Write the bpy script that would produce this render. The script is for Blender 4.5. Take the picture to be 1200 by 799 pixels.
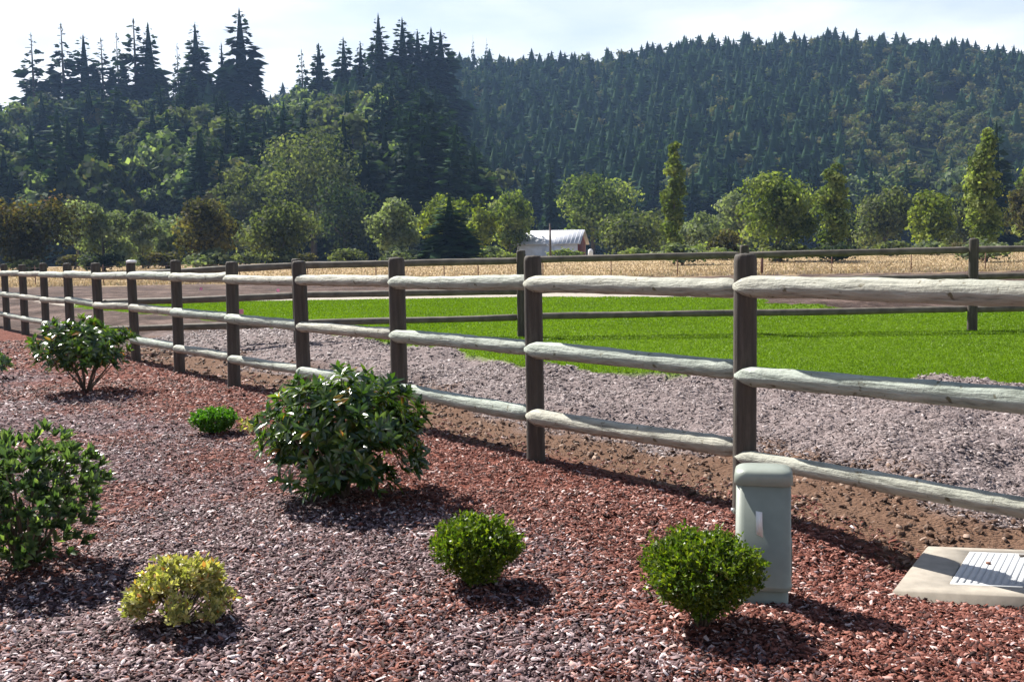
import bpy, math, random
import numpy as np
from mathutils import Matrix, Vector

sc = bpy.context.scene
for o in list(bpy.data.objects): bpy.data.objects.remove(o)
COL = sc.collection
R_ = math.radians

# ------------------------------------------------------------------ camera
EYE = 1.65
F = 1180.0                                   # focal length in photo pixels (1200 wide)
PITCH = math.atan(100.2 / F); ROLL = R_(0.945)
cd = bpy.data.cameras.new("camera"); cam = bpy.data.objects.new("camera", cd); COL.objects.link(cam)
cd.sensor_width = 36; cd.lens = 36 * F / 1200; cd.clip_start = 0.05; cd.clip_end = 6000
ROT = Matrix.Rotation(R_(90) - PITCH, 3, 'X') @ Matrix.Rotation(-ROLL, 3, 'Z')
cam.matrix_world = Matrix.Translation((0, 0, EYE)) @ ROT.to_4x4()
sc.camera = cam
# ------------------------------------------------------------------ light
SUN_EL = R_(47); SUN_AZ = math.atan2(-.60, .80) + R_(-5.5)   # towards the sun: up-left behind the fence
w = bpy.data.worlds.new("World"); sc.world = w; w.use_nodes = True
nt = w.node_tree; N = nt.nodes; L = nt.links
bg = N["Background"]; bg.inputs[1].default_value = 0.05
sky = N.new("ShaderNodeTexSky"); sky.sky_type = 'NISHITA'; sky.sun_disc = False
sky.sun_elevation = SUN_EL; sky.sun_rotation = SUN_AZ % (2 * math.pi); sky.dust_density = 1.2; sky.air_density = 1.0
tc = N.new("ShaderNodeTexCoord"); mp = N.new("ShaderNodeMapping"); mp.inputs['Scale'].default_value = (1.6, 1.6, 5.5)
mp.inputs['Location'].default_value = (.35, .2, .1)
nz = N.new("ShaderNodeTexNoise"); nz.inputs['Scale'].default_value = 1.9; nz.inputs['Detail'].default_value = 7; nz.inputs['Roughness'].default_value = .52
cr = N.new("ShaderNodeValToRGB"); cr.color_ramp.elements[0].position = .40; cr.color_ramp.elements[1].position = .60
cr.color_ramp.elements[0].color = (.5, .5, .5, 1); cr.color_ramp.elements[1].color = (.97, .97, .97, 1)
nz2 = N.new("ShaderNodeTexNoise"); nz2.inputs['Scale'].default_value = 3.3; nz2.inputs['Detail'].default_value = 4
cr2 = N.new("ShaderNodeValToRGB"); cr2.color_ramp.elements[0].position = .35; cr2.color_ramp.elements[1].position = .6
cr2.color_ramp.elements[0].color = (8.6, 9.1, 9.6, 1); cr2.color_ramp.elements[1].color = (11, 11, 11, 1)
mx = N.new("ShaderNodeMix"); mx.data_type = 'RGBA'
L.new(tc.outputs['Generated'], mp.inputs[0]); L.new(mp.outputs[0], nz.inputs['Vector']); L.new(nz.outputs[0], cr.inputs[0])
L.new(mp.outputs[0], nz2.inputs['Vector']); L.new(nz2.outputs[0], cr2.inputs[0])
sx = N.new("ShaderNodeSeparateXYZ"); L.new(tc.outputs['Generated'], sx.inputs[0])
mr = N.new("ShaderNodeMapRange"); mr.inputs['From Min'].default_value = .25; mr.inputs['From Max'].default_value = .42; mr.inputs['To Min'].default_value = 1; mr.inputs['To Max'].default_value = .0  # clouds fade out overhead, shaped to cut ambient light and deepen the shadows
L.new(sx.outputs[2], mr.inputs[0]); mm = N.new("ShaderNodeMath"); mm.operation = 'MULTIPLY'; L.new(cr.outputs[0], mm.inputs[0]); L.new(mr.outputs[0], mm.inputs[1])
L.new(mm.outputs[0], mx.inputs[0]); L.new(sky.outputs[0], mx.inputs[6]); L.new(cr2.outputs[0], mx.inputs[7])
L.new(mx.outputs[2], bg.inputs[0])
sl = bpy.data.lights.new("sun", 'SUN'); sl.energy = 5.0; sl.angle = R_(.53); sl.color = (1, .955, .88)
so = bpy.data.objects.new("sun", sl); COL.objects.link(so)
SUN = Vector((math.sin(SUN_AZ) * math.cos(SUN_EL), math.cos(SUN_AZ) * math.cos(SUN_EL), math.sin(SUN_EL)))
so.rotation_euler = SUN.to_track_quat('Z', 'Y').to_euler(); so.location = (-20, 30, 40)
sc.view_settings.view_transform = 'Standard'; sc.view_settings.look = 'None'
sc.view_settings.exposure = 1.3; sc.view_settings.gamma = 1; sc.view_settings.use_curve_mapping = False
try:
    sc.cycles.use_denoising = True; sc.cycles.max_bounces = 8; sc.cycles.volume_bounces = 1
except Exception: pass

# ------------------------------------------------------------------ picture helpers (measuring the photo)
Rn = np.array(ROT)
def ray(px, py):
    d = Rn @ np.array([(px - 600) / F, -(py - 399.5) / F, -1.0]); return d
def at(px, py, Y):
    d = ray(px, py); t = Y / d[1]; return np.array([d[0] * t, Y, EYE + d[2] * t])
def gnd(px, py, z=0.):
    d = ray(px, py); t = (z - EYE) / d[2]; return np.array([d[0] * t, d[1] * t, z])

# ------------------------------------------------------------------ numpy noise
_T = np.random.RandomState(5).rand(256, 256)
def vnoise(x, y):
    xi = np.floor(x).astype(int); yi = np.floor(y).astype(int); fx = x - xi; fy = y - yi
    fx = fx * fx * (3 - 2 * fx); fy = fy * fy * (3 - 2 * fy)
    a = _T[xi % 256, yi % 256]; b = _T[(xi + 1) % 256, yi % 256]; c = _T[xi % 256, (yi + 1) % 256]; d = _T[(xi + 1) % 256, (yi + 1) % 256]
    return (a * (1 - fx) + b * fx) * (1 - fy) + (c * (1 - fx) + d * fx) * fy
def fbm(x, y, s, o=4):
    v = 0; a = .5; x = x / s + 37.3; y = y / s + 91.7
    for _ in range(o):
        v = v + a * vnoise(x, y); x = x * 2.03 + 11; y = y * 2.03 + 7; a *= .5
    return v / (1 - .5 ** o)                 # 0..1
def sst(a, b, x):
    t = np.clip((x - a) / (b - a), 0, 1); return t * t * (3 - 2 * t)

# ------------------------------------------------------------------ layout
P0 = gnd(872, 600); PF = gnd(30, 392)
KN = 10
STEP = (PF - P0) / KN
FD = STEP[:2] / np.linalg.norm(STEP[:2])      # fence direction (towards far left)
FN = np.array([FD[1], -FD[0]]); FN = FN if FN[1] > 0 else -FN    # normal away from the camera
def fdist(x, y): return (x - P0[0]) * FN[0] + (y - P0[1]) * FN[1]
LZ = .2
lawn_px = [(1330, 449), (1200, 447), (1050, 443), (890, 437), (760, 435), (700, 437), (620, 427), (545, 415), (500, 408), (400, 392), (330, 384), (240, 375), (160, 367), (100, 362), (88, 358),
           (100, 356.2), (200, 354.5), (300, 353), (460, 350.5), (600, 348.2), (800, 348), (890, 351), (930, 366), (1060, 367), (1200, 362), (1340, 360)]
LAWN = np.array([gnd(a, b, LZ)[:2] for a, b in lawn_px])
path_px = [(-60, 340), (13, 344.5), (60, 350), (92, 351), (200, 348.5), (300, 348), (460, 345.5), (600, 342.2), (800, 340.5), (1000, 338), (1300, 334)]
path_px2 = [(-60, 344), (13, 348.5), (78, 359), (92, 360), (100, 357), (200, 354.5), (300, 353), (460, 350.5), (600, 348.2), (800, 348), (890, 346), (1000, 344), (1300, 340)]
PATH = np.array([gnd(a, b, LZ)[:2] for a, b in path_px] + [gnd(a, b, LZ)[:2] for a, b in path_px2[::-1]])
def inpoly(poly, x, y):
    ins = np.zeros(np.shape(x), bool); n = len(poly); j = n - 1
    for i in range(n):
        xi, yi = poly[i]; xj, yj = poly[j]
        c = ((yi > y) != (yj > y)) & (x < (xj - xi) * (y - yi) / (yj - yi + 1e-12) + xi); ins ^= c; j = i
    return ins
MOUND = gnd(990, 367, LZ)
def G(x, y, fine=True):
    x = np.asarray(x, float); y = np.asarray(y, float); d = fdist(x, y); r = np.hypot(x, y)
    z = LZ * sst(.5, 3.0, d) + .75 * sst(62, 150, y)
    bk = sst(.7, 1.6, d) * (1 - sst(14, 22, r)) * (1 - lawnmask(x, y))
    z = z + bk * ((fbm(x, y, .62, 3) - .6) * .28 + (fbm(x * .5, y, 1.4, 2) - .55) * .14)
    bed = 1 - sst(-.3, .3, d)
    z = z + bed * (fbm(x, y, 1.6, 3) - .5) * .07 * (1 - sst(20, 30, r))
    z = z + (1 - lawnmask(x, y)) * (fbm(x, y, .16, 2) - .5) * .03 * (1 - sst(14, 25, r))
    z = z - .13 * np.exp(-(((x - 2.5) / 1.2) ** 2 + ((y - 5.1) / .85) ** 2))
    e = ((x - MOUND[0]) / 2.6) ** 2 + ((y - MOUND[1] - .9) / .9) ** 2
    z = z + .22 * np.exp(-e) * (.7 + .6 * fbm(x, y, .5, 3))
    return z
def lawnmask(x, y):
    wx = (fbm(x, y, .7, 4) - .5) * .9
    return inpoly(LAWN, x + wx, y + wx * .7).astype(float)
def redmask(x, y):
    d = fdist(x, y)
    m = sst(-2.3, -1.2, d + (fbm(x, y, 1.3, 3) - .5) * 2.2)
    rb = sst(1.2, 2.0, x + (fbm(x, y, .8, 3) - .5) * 1.6) * (1 - sst(5.0, 5.6, y))
    pt = sst(.52, .64, fbm(x + 9, y, 1.1, 3)) * .6
    return np.clip(np.maximum(np.maximum(m, rb), pt), 0, 1)

# ------------------------------------------------------------------ mesh helpers
def build(name, V, FCS, mat, parent=None, tint=None, smooth=False, attrs=None, midx=None):
    """V (n,3); FCS = list of int arrays (m,k)."""
    me = bpy.data.meshes.new(name); V = np.asarray(V, np.float32)
    FCS = [np.asarray(f, np.int32) for f in (FCS if isinstance(FCS, list) else [FCS]) if len(f)]
    nf = sum(len(f) for f in FCS)
    me.vertices.add(len(V)); me.vertices.foreach_set("co", V.ravel())
    loops = np.concatenate([f.ravel() for f in FCS]); sizes = np.concatenate([np.full(len(f), f.shape[1], np.int32) for f in FCS])
    me.loops.add(len(loops)); me.loops.foreach_set("vertex_index", loops)
    me.polygons.add(nf); st = np.concatenate([[0], np.cumsum(sizes)[:-1]]).astype(np.int32)
    me.polygons.foreach_set("loop_start", st); me.polygons.foreach_set("loop_total", sizes)
    if smooth: me.polygons.foreach_set("use_smooth", np.ones(nf, bool))
    if midx is not None: me.polygons.foreach_set("material_index", np.asarray(midx, np.int32))
    me.update(calc_edges=True)
    for m in (mat if isinstance(mat, (list, tuple)) else [mat]): me.materials.append(m)
    if tint is not None:
        a = me.attributes.new("tint", 'FLOAT', 'FACE'); a.data.foreach_set("value", np.asarray(tint, np.float32))
    for k, v in (attrs or {}).items():
        a = me.attributes.new(k, 'FLOAT', 'POINT'); a.data.foreach_set("value", np.asarray(v, np.float32))
    o = bpy.data.objects.new(name, me); COL.objects.link(o)
    if parent is not None: o.parent = parent
    return o
def tag(o, label=None, cat=None, group=None, kind=None):
    if label: o['label'] = label
    if cat: o['category'] = cat
    if group: o['group'] = group
    if kind: o['kind'] = kind
    return o
def thing(name, label, cat, loc, rz=0, group=None):
    o = bpy.data.objects.new(name, None); COL.objects.link(o); o.location = tuple(loc); o.rotation_euler = (0, 0, rz)
    o.empty_display_size = .2
    return tag(o, label, cat, group)
def nrm(v): return v / (np.linalg.norm(v, axis=-1, keepdims=True) + 1e-9)
def runit(rng, n): return nrm(rng.normal(size=(n, 3)))
def cards(P, A, B):
    """rhombic leaf faces: base P, long axis A, half width B"""
    n = len(P); V = np.stack([P, P + .45 * A + B, P + A, P + .45 * A - B], 1).reshape(-1, 3)
    return V, np.arange(4 * n).reshape(n, 4)
def merge(parts):
    """parts: list of (V, faces(list of arrays)|array, tint scalar|array)"""
    VV, by, off, tt = [], {}, 0, {}
    for V, Fa, t in parts:
        for f in (Fa if isinstance(Fa, list) else [Fa]):
            if len(f) == 0: continue
            k = f.shape[1]; by.setdefault(k, []).append(f + off)
            tt.setdefault(k, []).append(np.full(len(f), t, np.float32) if np.isscalar(t) else np.asarray(t, np.float32))
        VV.append(V); off += len(V)
    ks = sorted(by)
    return np.concatenate(VV), [np.concatenate(by[k]) for k in ks], np.concatenate([np.concatenate(tt[k]) for k in ks])
def inst(tv, tf, Rm, S, T):
    """template instanced m times -> V, F"""
    m = len(T); n = len(tv)
    V = np.einsum('mij,mnj->mni', Rm, tv[None] * S[:, None, :]) + T[:, None, :]
    Fs = [(f[None] + (np.arange(m) * n)[:, None, None]).reshape(-1, f.shape[1]) for f in tf]
    return V.reshape(-1, 3), Fs
def frame(Z, X):
    """rotation matrices with columns x,y,z from z axis and approx x axis"""
    z = nrm(Z); y = nrm(np.cross(z, X)); x = np.cross(y, z); return np.stack([x, y, z], -1)
def tube(pts, rad, seg=8, cap=True):
    pts = np.asarray(pts, float); n = len(pts); rad = np.broadcast_to(np.asarray(rad, float), (n,))
    tg = nrm(np.gradient(pts, axis=0)); ref = np.array([0, 0, 1.]) if abs(tg[0, 2]) < .9 else np.array([1., 0, 0])
    u = nrm(np.cross(tg, ref)); v = np.cross(tg, u); a = np.linspace(0, 2 * np.pi, seg, endpoint=False)
    V = (pts[:, None] + rad[:, None, None] * (np.cos(a)[None, :, None] * u[:, None] + np.sin(a)[None, :, None] * v[:, None])).reshape(-1, 3)
    i = np.arange(n - 1)[:, None] * seg; j = np.arange(seg)[None]; k = (j + 1) % seg
    Fq = np.stack([i + j, i + k, i + seg + k, i + seg + j], -1).reshape(-1, 4); out = [Fq]
    if cap:
        V = np.concatenate([V, pts[:1], pts[-1:]]); c0, c1 = n * seg, n * seg + 1; jj = np.arange(seg); kk = (jj + 1) % seg; b = (n - 1) * seg
        out = [np.concatenate([np.stack([kk, jj, np.full(seg, c0)], -1), np.stack([b + jj, b + kk, np.full(seg, c1)], -1)]), Fq]
    return V, out
def box(x0, x1, y0, y1, z0, z1):
    V = np.array([[x, y, z] for z in (z0, z1) for y in (y0, y1) for x in (x0, x1)], float)
    return V, np.array([[0, 2, 3, 1], [4, 5, 7, 6], [0, 1, 5, 4], [2, 6, 7, 3], [0, 4, 6, 2], [1, 3, 7, 5]])
def bevel(o, wd=.01, seg=2):
    m = o.modifiers.new("bevel", 'BEVEL'); m.width = wd; m.segments = seg; m.limit_method = 'ANGLE'; return o

# ------------------------------------------------------------------ materials
def newmat(name):
    m = bpy.data.materials.new(name); m.use_nodes = True; return m, m.node_tree, m.node_tree.nodes, m.node_tree.links, m.node_tree.nodes["Principled BSDF"]
def ramp(N, stops):
    r = N.new("ShaderNodeValToRGB"); e = r.color_ramp.elements
    while len(e) < len(stops): e.new(.5)
    for q, (p, c) in zip(e, stops): q.position = p; q.color = (*c, 1)
    return r
def noise(N, L, vec, scale, det=4, rough=.55):
    n = N.new("ShaderNodeTexNoise"); n.inputs['Scale'].default_value = scale; n.inputs['Detail'].default_value = det; n.inputs['Roughness'].default_value = rough
    if vec is not None: L.new(vec, n.inputs['Vector'])
    return n
def mixc(N, L, f, a, b, mode='MIX'):
    m = N.new("ShaderNodeMix"); m.data_type = 'RGBA'; m.blend_type = mode
    for v, k in ((f, 0), (a, 6), (b, 7)):
        if hasattr(v, 'links'): L.new(v, m.inputs[k])
        elif isinstance(v, tuple): m.inputs[k].default_value = (*v, 1)
        else: m.inputs[k].default_value = v
    return m.outputs[2]
def mth(N, L, op, a, b=0.):
    m = N.new("ShaderNodeMath"); m.operation = op
    for v, k in ((a, 0), (b, 1)):
        if hasattr(v, 'links'): L.new(v, m.inputs[k])
        else: m.inputs[k].default_value = v
    return m.outputs[0]
def bump(N, L, b, h, s=.5, dist=.02):
    k = N.new("ShaderNodeBump"); k.inputs['Strength'].default_value = s; k.inputs['Distance'].default_value = dist
    L.new(h, k.inputs['Height']); L.new(k.outputs[0], b.inputs['Normal'])
def leafmat(name, stops, tr=.35, rough=.5, spec=.4, trc=(1.5, 1.7, .6), objvar=0.):
    m, t, N, L, b = newmat(name)
    a = N.new("ShaderNodeAttribute"); a.attribute_name = "tint"
    v = a.outputs['Fac']
    if objvar:
        oi = N.new("ShaderNodeObjectInfo"); v = mth(N, L, 'ADD', v, mth(N, L, 'MULTIPLY', mth(N, L, 'SUBTRACT', oi.outputs['Random'], .5), objvar))
    r = ramp(N, stops); L.new(v, r.inputs[0])
    L.new(r.outputs[0], b.inputs['Base Color']); b.inputs['Roughness'].default_value = rough; b.inputs['Specular IOR Level'].default_value = spec
    tb = N.new("ShaderNodeBsdfTranslucent"); L.new(mixc(N, L, 1., r.outputs[0], trc, 'MULTIPLY'), tb.inputs[0])
    ms = N.new("ShaderNodeMixShader"); ms.inputs[0].default_value = tr; L.new(b.outputs[0], ms.inputs[1]); L.new(tb.outputs[0], ms.inputs[2])
    L.new(ms.outputs[0], N["Material Output"].inputs[0]); return m
def flat(name, col, rough=.6, metal=0, nscale=6, namp=.15, spec=.4):
    m, t, N, L, b = newmat(name)
    tc = N.new("ShaderNodeTexCoord"); n = noise(N, L, tc.outputs['Object'], nscale, 5)
    r = ramp(N, [(.3, tuple(c * (1 - namp) for c in col)), (.7, tuple(min(1, c * (1 + namp)) for c in col))]); L.new(n.outputs[0], r.inputs[0])
    L.new(r.outputs[0], b.inputs['Base Color']); b.inputs['Roughness'].default_value = rough; b.inputs['Metallic'].default_value = metal; b.inputs['Specular IOR Level'].default_value = spec
    return m

MULCH_GREY = [(0, (.014, .006, .007)), (.3, (.070, .038, .040)), (.55, (.165, .105, .107)), (.8, (.30, .222, .228)), (1, (.60, .52, .52))]
MULCH_RED = [(0, (.018, .006, .005)), (.35, (.095, .028, .020)), (.6, (.19, .064, .044)), (.85, (.31, .15, .12)), (1, (.55, .42, .39))]
SOIL = [(0, (.03, .016, .010)), (.4, (.095, .052, .034)), (.7, (.16, .098, .068)), (1, (.32, .23, .18))]
BARK = [(0, (.055, .040, .039)), (.35, (.15, .118, .115)), (.7, (.255, .21, .205)), (1, (.42, .365, .355))]
def ground_mat():
    m, t, N, L, b = newmat("ground")
    g = N.new("ShaderNodeNewGeometry"); P = g.outputs['Position']
    def at_(n): a = N.new("ShaderNodeAttribute"); a.attribute_name = n; return a.outputs['Fac']
    vo = N.new("ShaderNodeTexVoronoi"); vo.inputs['Scale'].default_value = 34; vo.inputs['Randomness'].default_value = 1
    mpn = N.new("ShaderNodeMapping"); mpn.inputs['Scale'].default_value = (1, 1.7, 1); L.new(P, mpn.inputs[0])
    wn = noise(N, L, P, 9, 3); add = N.new("ShaderNodeVectorMath"); add.operation = 'MULTIPLY_ADD'
    L.new(wn.outputs['Color'], add.inputs[0]); add.inputs[1].default_value = (.06, .06, .06); L.new(mpn.outputs[0], add.inputs[2])
    L.new(add.outputs[0], vo.inputs['Vector'])
    sep = N.new("ShaderNodeSeparateColor"); L.new(vo.outputs['Color'], sep.inputs[0]); cell = sep.outputs[0]
    big = noise(N, L, P, 1.7, 5); mid = noise(N, L, P, 12, 5, .65); fin = noise(N, L, P, 70, 3)
    def rr(v, st): r = ramp(N, st); L.new(v, r.inputs[0]); return r.outputs[0]
    cellm = mth(N, L, 'MULTIPLY', cell, .8)
    grey = rr(cellm, MULCH_GREY); red = rr(cellm, MULCH_RED)
    c = mixc(N, L, at_("red"), grey, red)
    sv = mth(N, L, 'ADD', mth(N, L, 'MULTIPLY', mid.outputs[0], .6), mth(N, L, 'MULTIPLY', fin.outputs[0], .35))
    soil = rr(sv, SOIL); soil = mixc(N, L, mth(N, L, 'MULTIPLY', big.outputs[0], .5), soil, (.19, .118, .080))
    c = mixc(N, L, at_("soil"), c, soil)
    bv = mth(N, L, 'ADD', mth(N, L, 'MULTIPLY', cell, .45), mth(N, L, 'MULTIPLY', mid.outputs[0], .55))
    c = mixc(N, L, at_("bark"), c, rr(bv, BARK))
    far = rr(mth(N, L, 'ADD', mth(N, L, 'MULTIPLY', noise(N, L, P, .5, 6, .7).outputs[0], .55), mth(N, L, 'MULTIPLY', noise(N, L, P, 4., 8, .8).outputs[0], .45)), [(.40, (.03, .02, .017)), (.5, (.075, .051, .043)), (.60, (.16, .113, .097))])
    c = mixc(N, L, at_("farsoil"), c, far)
    lw = rr(noise(N, L, P, 2.3, 8, .7).outputs[0], [(.3, (.075, .13, .008)), (.5, (.095, .165, .010)), (.7, (.12, .19, .012))])
    c = mixc(N, L, at_("lawn"), c, lw)
    pt = rr(noise(N, L, P, 6, 6).outputs[0], [(.3, (.30, .265, .225)), (.7, (.42, .38, .33))])
    c = mixc(N, L, at_("path"), c, pt)
    st = rr(noise(N, L, P, .35, 8, .7).outputs[0], [(.3, (.22, .155, .085)), (.5, (.34, .25, .145)), (.7, (.46, .35, .21))])
    c = mixc(N, L, at_("straw"), c, st)
    L.new(c, b.inputs['Base Color']); b.inputs['Roughness'].default_value = .95; b.inputs['Specular IOR Level'].default_value = .08
    bh = mth(N, L, 'ADD', mth(N, L, 'MULTIPLY', vo.outputs['Distance'], -.4), mth(N, L, 'ADD', mid.outputs[0], mth(N, L, 'MULTIPLY', fin.outputs[0], .3)))
    bump(N, L, b, bh, .9, .035); return m

def wood_rail():
    m, t, N, L, b = newmat("weathered_rail")
    tcn = N.new("ShaderNodeTexCoord"); oi = N.new("ShaderNodeObjectInfo")
    mpn = N.new("ShaderNodeMapping"); mpn.inputs['Scale'].default_value = (1.2, 9, 9); L.new(tcn.outputs['Object'], mpn.inputs[0])
    n = noise(N, L, mpn.outputs[0], 3.2, 8, .65); n2 = noise(N, L, tcn.outputs['Object'], 2.6, 4); n3 = noise(N, L, tcn.outputs['Object'], 16, 3)
    r = ramp(N, [(.28, (.10, .09, .07)), (.42, (.30, .275, .22)), (.6, (.40, .37, .30)), (.75, (.5, .47, .39))]); L.new(n.outputs[0], r.inputs[0])
    rg = ramp(N, [(.28, (.085, .10, .08)), (.42, (.25, .285, .24)), (.6, (.34, .38, .33)), (.75, (.45, .49, .43))]); L.new(n.outputs[0], rg.inputs[0])
    f = mth(N, L, 'ADD', mth(N, L, 'MULTIPLY', oi.outputs['Random'], .8), mth(N, L, 'MULTIPLY', n2.outputs[0], .5))
    c = mixc(N, L, mth(N, L, 'MINIMUM', f, 1.), r.outputs[0], rg.outputs[0])
    kn = ramp(N, [(.30, (.35, .3, .2)), (.36, (1, 1, 1))]); L.new(n3.outputs[0], kn.inputs[0])
    c = mixc(N, L, 1., c, kn.outputs[0], 'MULTIPLY')
    L.new(c, b.inputs['Base Color']); b.inputs['Roughness'].default_value = .75
    bump(N, L, b, mth(N, L, 'ADD', n.outputs[0], mth(N, L, 'MULTIPLY', n3.outputs[0], .5)), 1., .022); return m
def wood_post():
    m, t, N, L, b = newmat("dark_weathered_post")
    tcn = N.new("ShaderNodeTexCoord"); mpn = N.new("ShaderNodeMapping"); mpn.inputs['Scale'].default_value = (12, 12, 1.1); L.new(tcn.outputs['Object'], mpn.inputs[0])
    n = noise(N, L, mpn.outputs[0], 2.5, 8, .7); n2 = noise(N, L, tcn.outputs['Object'], 5, 4)
    r = ramp(N, [(.3, (.022, .017, .013)), (.55, (.070, .056, .045)), (.8, (.16, .135, .11))]); L.new(n.outputs[0], r.inputs[0])
    c = mixc(N, L, mth(N, L, 'MULTIPLY', n2.outputs[0], .5), r.outputs[0], (.04, .035, .026))
    L.new(c, b.inputs['Base Color']); b.inputs['Roughness'].default_value = .8; bump(N, L, b, n.outputs[0], .8, .015); return m
M = {}
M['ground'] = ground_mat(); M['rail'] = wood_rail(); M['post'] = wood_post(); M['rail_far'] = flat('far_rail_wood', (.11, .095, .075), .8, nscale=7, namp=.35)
def chipmat(name, st):
    m, t, N, L, b = newmat(name); a = N.new("ShaderNodeAttribute"); a.attribute_name = "tint"; r = ramp(N, st); L.new(a.outputs['Fac'], r.inputs[0])
    L.new(r.outputs[0], b.inputs['Base Color']); b.inputs['Roughness'].default_value = .7; b.inputs['Specular IOR Level'].default_value = .18; return m
M['chip_grey'] = chipmat("grey_chips", MULCH_GREY); M['chip_red'] = chipmat("red_chips", MULCH_RED)
M['clod'] = chipmat("clods", SOIL); M['barkchip'] = chipmat("bark_pieces", BARK)
M['rhodo'] = leafmat("glossy_dark_leaf", [(0, (.014, .034, .010)), (.4, (.040, .080, .018)), (.75, (.11, .16, .03)), (.9, (.18, .22, .04)), (.93, (.33, .22, .03)), (1, (.4, .14, .02))], .36, .2, .7)
M['box'] = leafmat("boxwood_leaf", [(0, (.03, .06, .008)), (.5, (.075, .12, .012)), (1, (.19, .22, .02))], .42, .42, .4)
M['tuft'] = leafmat("tuft_leaf", [(0, (.03, .09, .008)), (.5, (.05, .14, .012)), (1, (.10, .2, .02))], .4, .45, .4)
M['gold'] = leafmat("golden_leaf", [(0, (.12, .14, .04)), (.4, (.30, .29, .11)), (.8, (.52, .46, .22)), (.95, (.45, .30, .08)), (1, (.45, .2, .08))], .35, .45, .4)
M['laurel'] = leafmat("laurel_leaf", [(0, (.022, .045, .022)), (.4, (.06, .10, .045)), (.75, (.15, .21, .08)), (1, (.26, .32, .13))], .4, .3, .6)
M['stem'] = flat("stem", (.09, .065, .045), .8, nscale=20)
M['trunk'] = flat("tree_trunk", (.085, .07, .055), .9, nscale=3, namp=.3)
M['grass'] = leafmat("grass_blade", [(0, (.090, .155, .009)), (.5, (.11, .19, .011)), (1, (.14, .225, .015))], .45, .5, .2, (1.3, 1.35, .5))
M['straw'] = leafmat("straw_blade", [(0, (.24, .185, .11)), (.5, (.36, .285, .185)), (.9, (.48, .40, .28)), (1, (.2, .22, .08))], .3, .7, .2, (1.1, 1.0, .8))
M['conifer'] = leafmat("conifer_needles", [(0, (.009, .023, .013)), (.5, (.018, .042, .021)), (1, (.038, .075, .033))], .12, .9, .05, objvar=.5)
M['forestbroad'] = leafmat("hillside_leaves", [(0, (.022, .036, .019)), (.5, (.046, .066, .032)), (.85, (.085, .108, .052)), (1, (.13, .12, .05))], .3, .85, .08, objvar=.5)
PAL = {
 'palehill': [(0, (.06, .085, .045)), (.5, (.13, .165, .09)), (1, (.24, .28, .16))],
 'sage': [(0, (.055, .07, .045)), (.5, (.125, .15, .09)), (1, (.25, .28, .18))],
 'lime': [(0, (.04, .06, .02)), (.5, (.11, .14, .045)), (1, (.24, .27, .10))],
 'yellow': [(0, (.055, .075, .02)), (.5, (.14, .17, .035)), (1, (.27, .30, .06))],
 'olive': [(0, (.035, .045, .025)), (.5, (.085, .10, .05)), (1, (.17, .185, .09))],
 'dark': [(0, (.015, .025, .017)), (.5, (.030, .043, .025)), (1, (.055, .07, .038))],
 'autumn': [(0, (.018, .020, .012)), (.5, (.035, .035, .018)), (.75, (.09, .07, .028)), (1, (.22, .10, .035))],
 'brown': [(0, (.028, .028, .014)), (.5, (.06, .056, .025)), (1, (.15, .125, .05))],
}
for k, v in PAL.items(): M[k] = leafmat("leaves_" + k, v, .42, .8, .08)

# ------------------------------------------------------------------ ground
def polar():
    rs = [0.0, .6]
    while rs[-1] < 40: rs.append(rs[-1] * (1.0085 if rs[-1] > 3 else 1.06))
    while rs[-1] < 2500: rs.append(rs[-1] * 1.035)
    rs = np.array(rs[1:])
    a = np.concatenate([np.arange(-34, 34, .2), np.arange(34, 326, 2.0)]); a = np.radians(a)
    Rr, A = np.meshgrid(rs, a, indexing='ij'); X = Rr * np.sin(A); Y = Rr * np.cos(A)
    Z = G(X, Y); n, m = X.shape
    V = np.stack([X, Y, Z], -1).reshape(-1, 3)
    i = np.arange(n - 1)[:, None] * m; j = np.arange(m)[None]; k = (j + 1) % m
    Fq = np.stack([i + j, i + k, i + m + k, i + m + j], -1).reshape(-1, 4)
    c = len(V); V = np.concatenate([V, [[0, 0, 0]]]); jj = np.arange(m); Ft = np.stack([np.full(m, c), (jj + 1) % m, jj], -1)
    return V, [Ft, Fq]
GV, GF = polar(); gx, gy = GV[:, 0], GV[:, 1]
gd = fdist(gx, gy); wob = (fbm(gx, gy, .8, 4) - .5)
lawn = lawnmask(gx, gy)
gr_far = sst(20, 24, np.hypot(gx, gy) + wob * 5)
attrs = dict(red=redmask(gx, gy), soil=sst(-.05, .25, gd + wob * .5), bark=sst(.95, 1.7, gd + wob * 1.8), farsoil=gr_far * sst(-.1, .3, gd),
             lawn=lawn, path=inpoly(PATH, gx, gy).astype(float), straw=sst(60, 72, gy + wob * 30) * (gd > 0))
ground = tag(build("ground", GV, GF, M['ground'], attrs=attrs, smooth=True), kind='structure')

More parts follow.
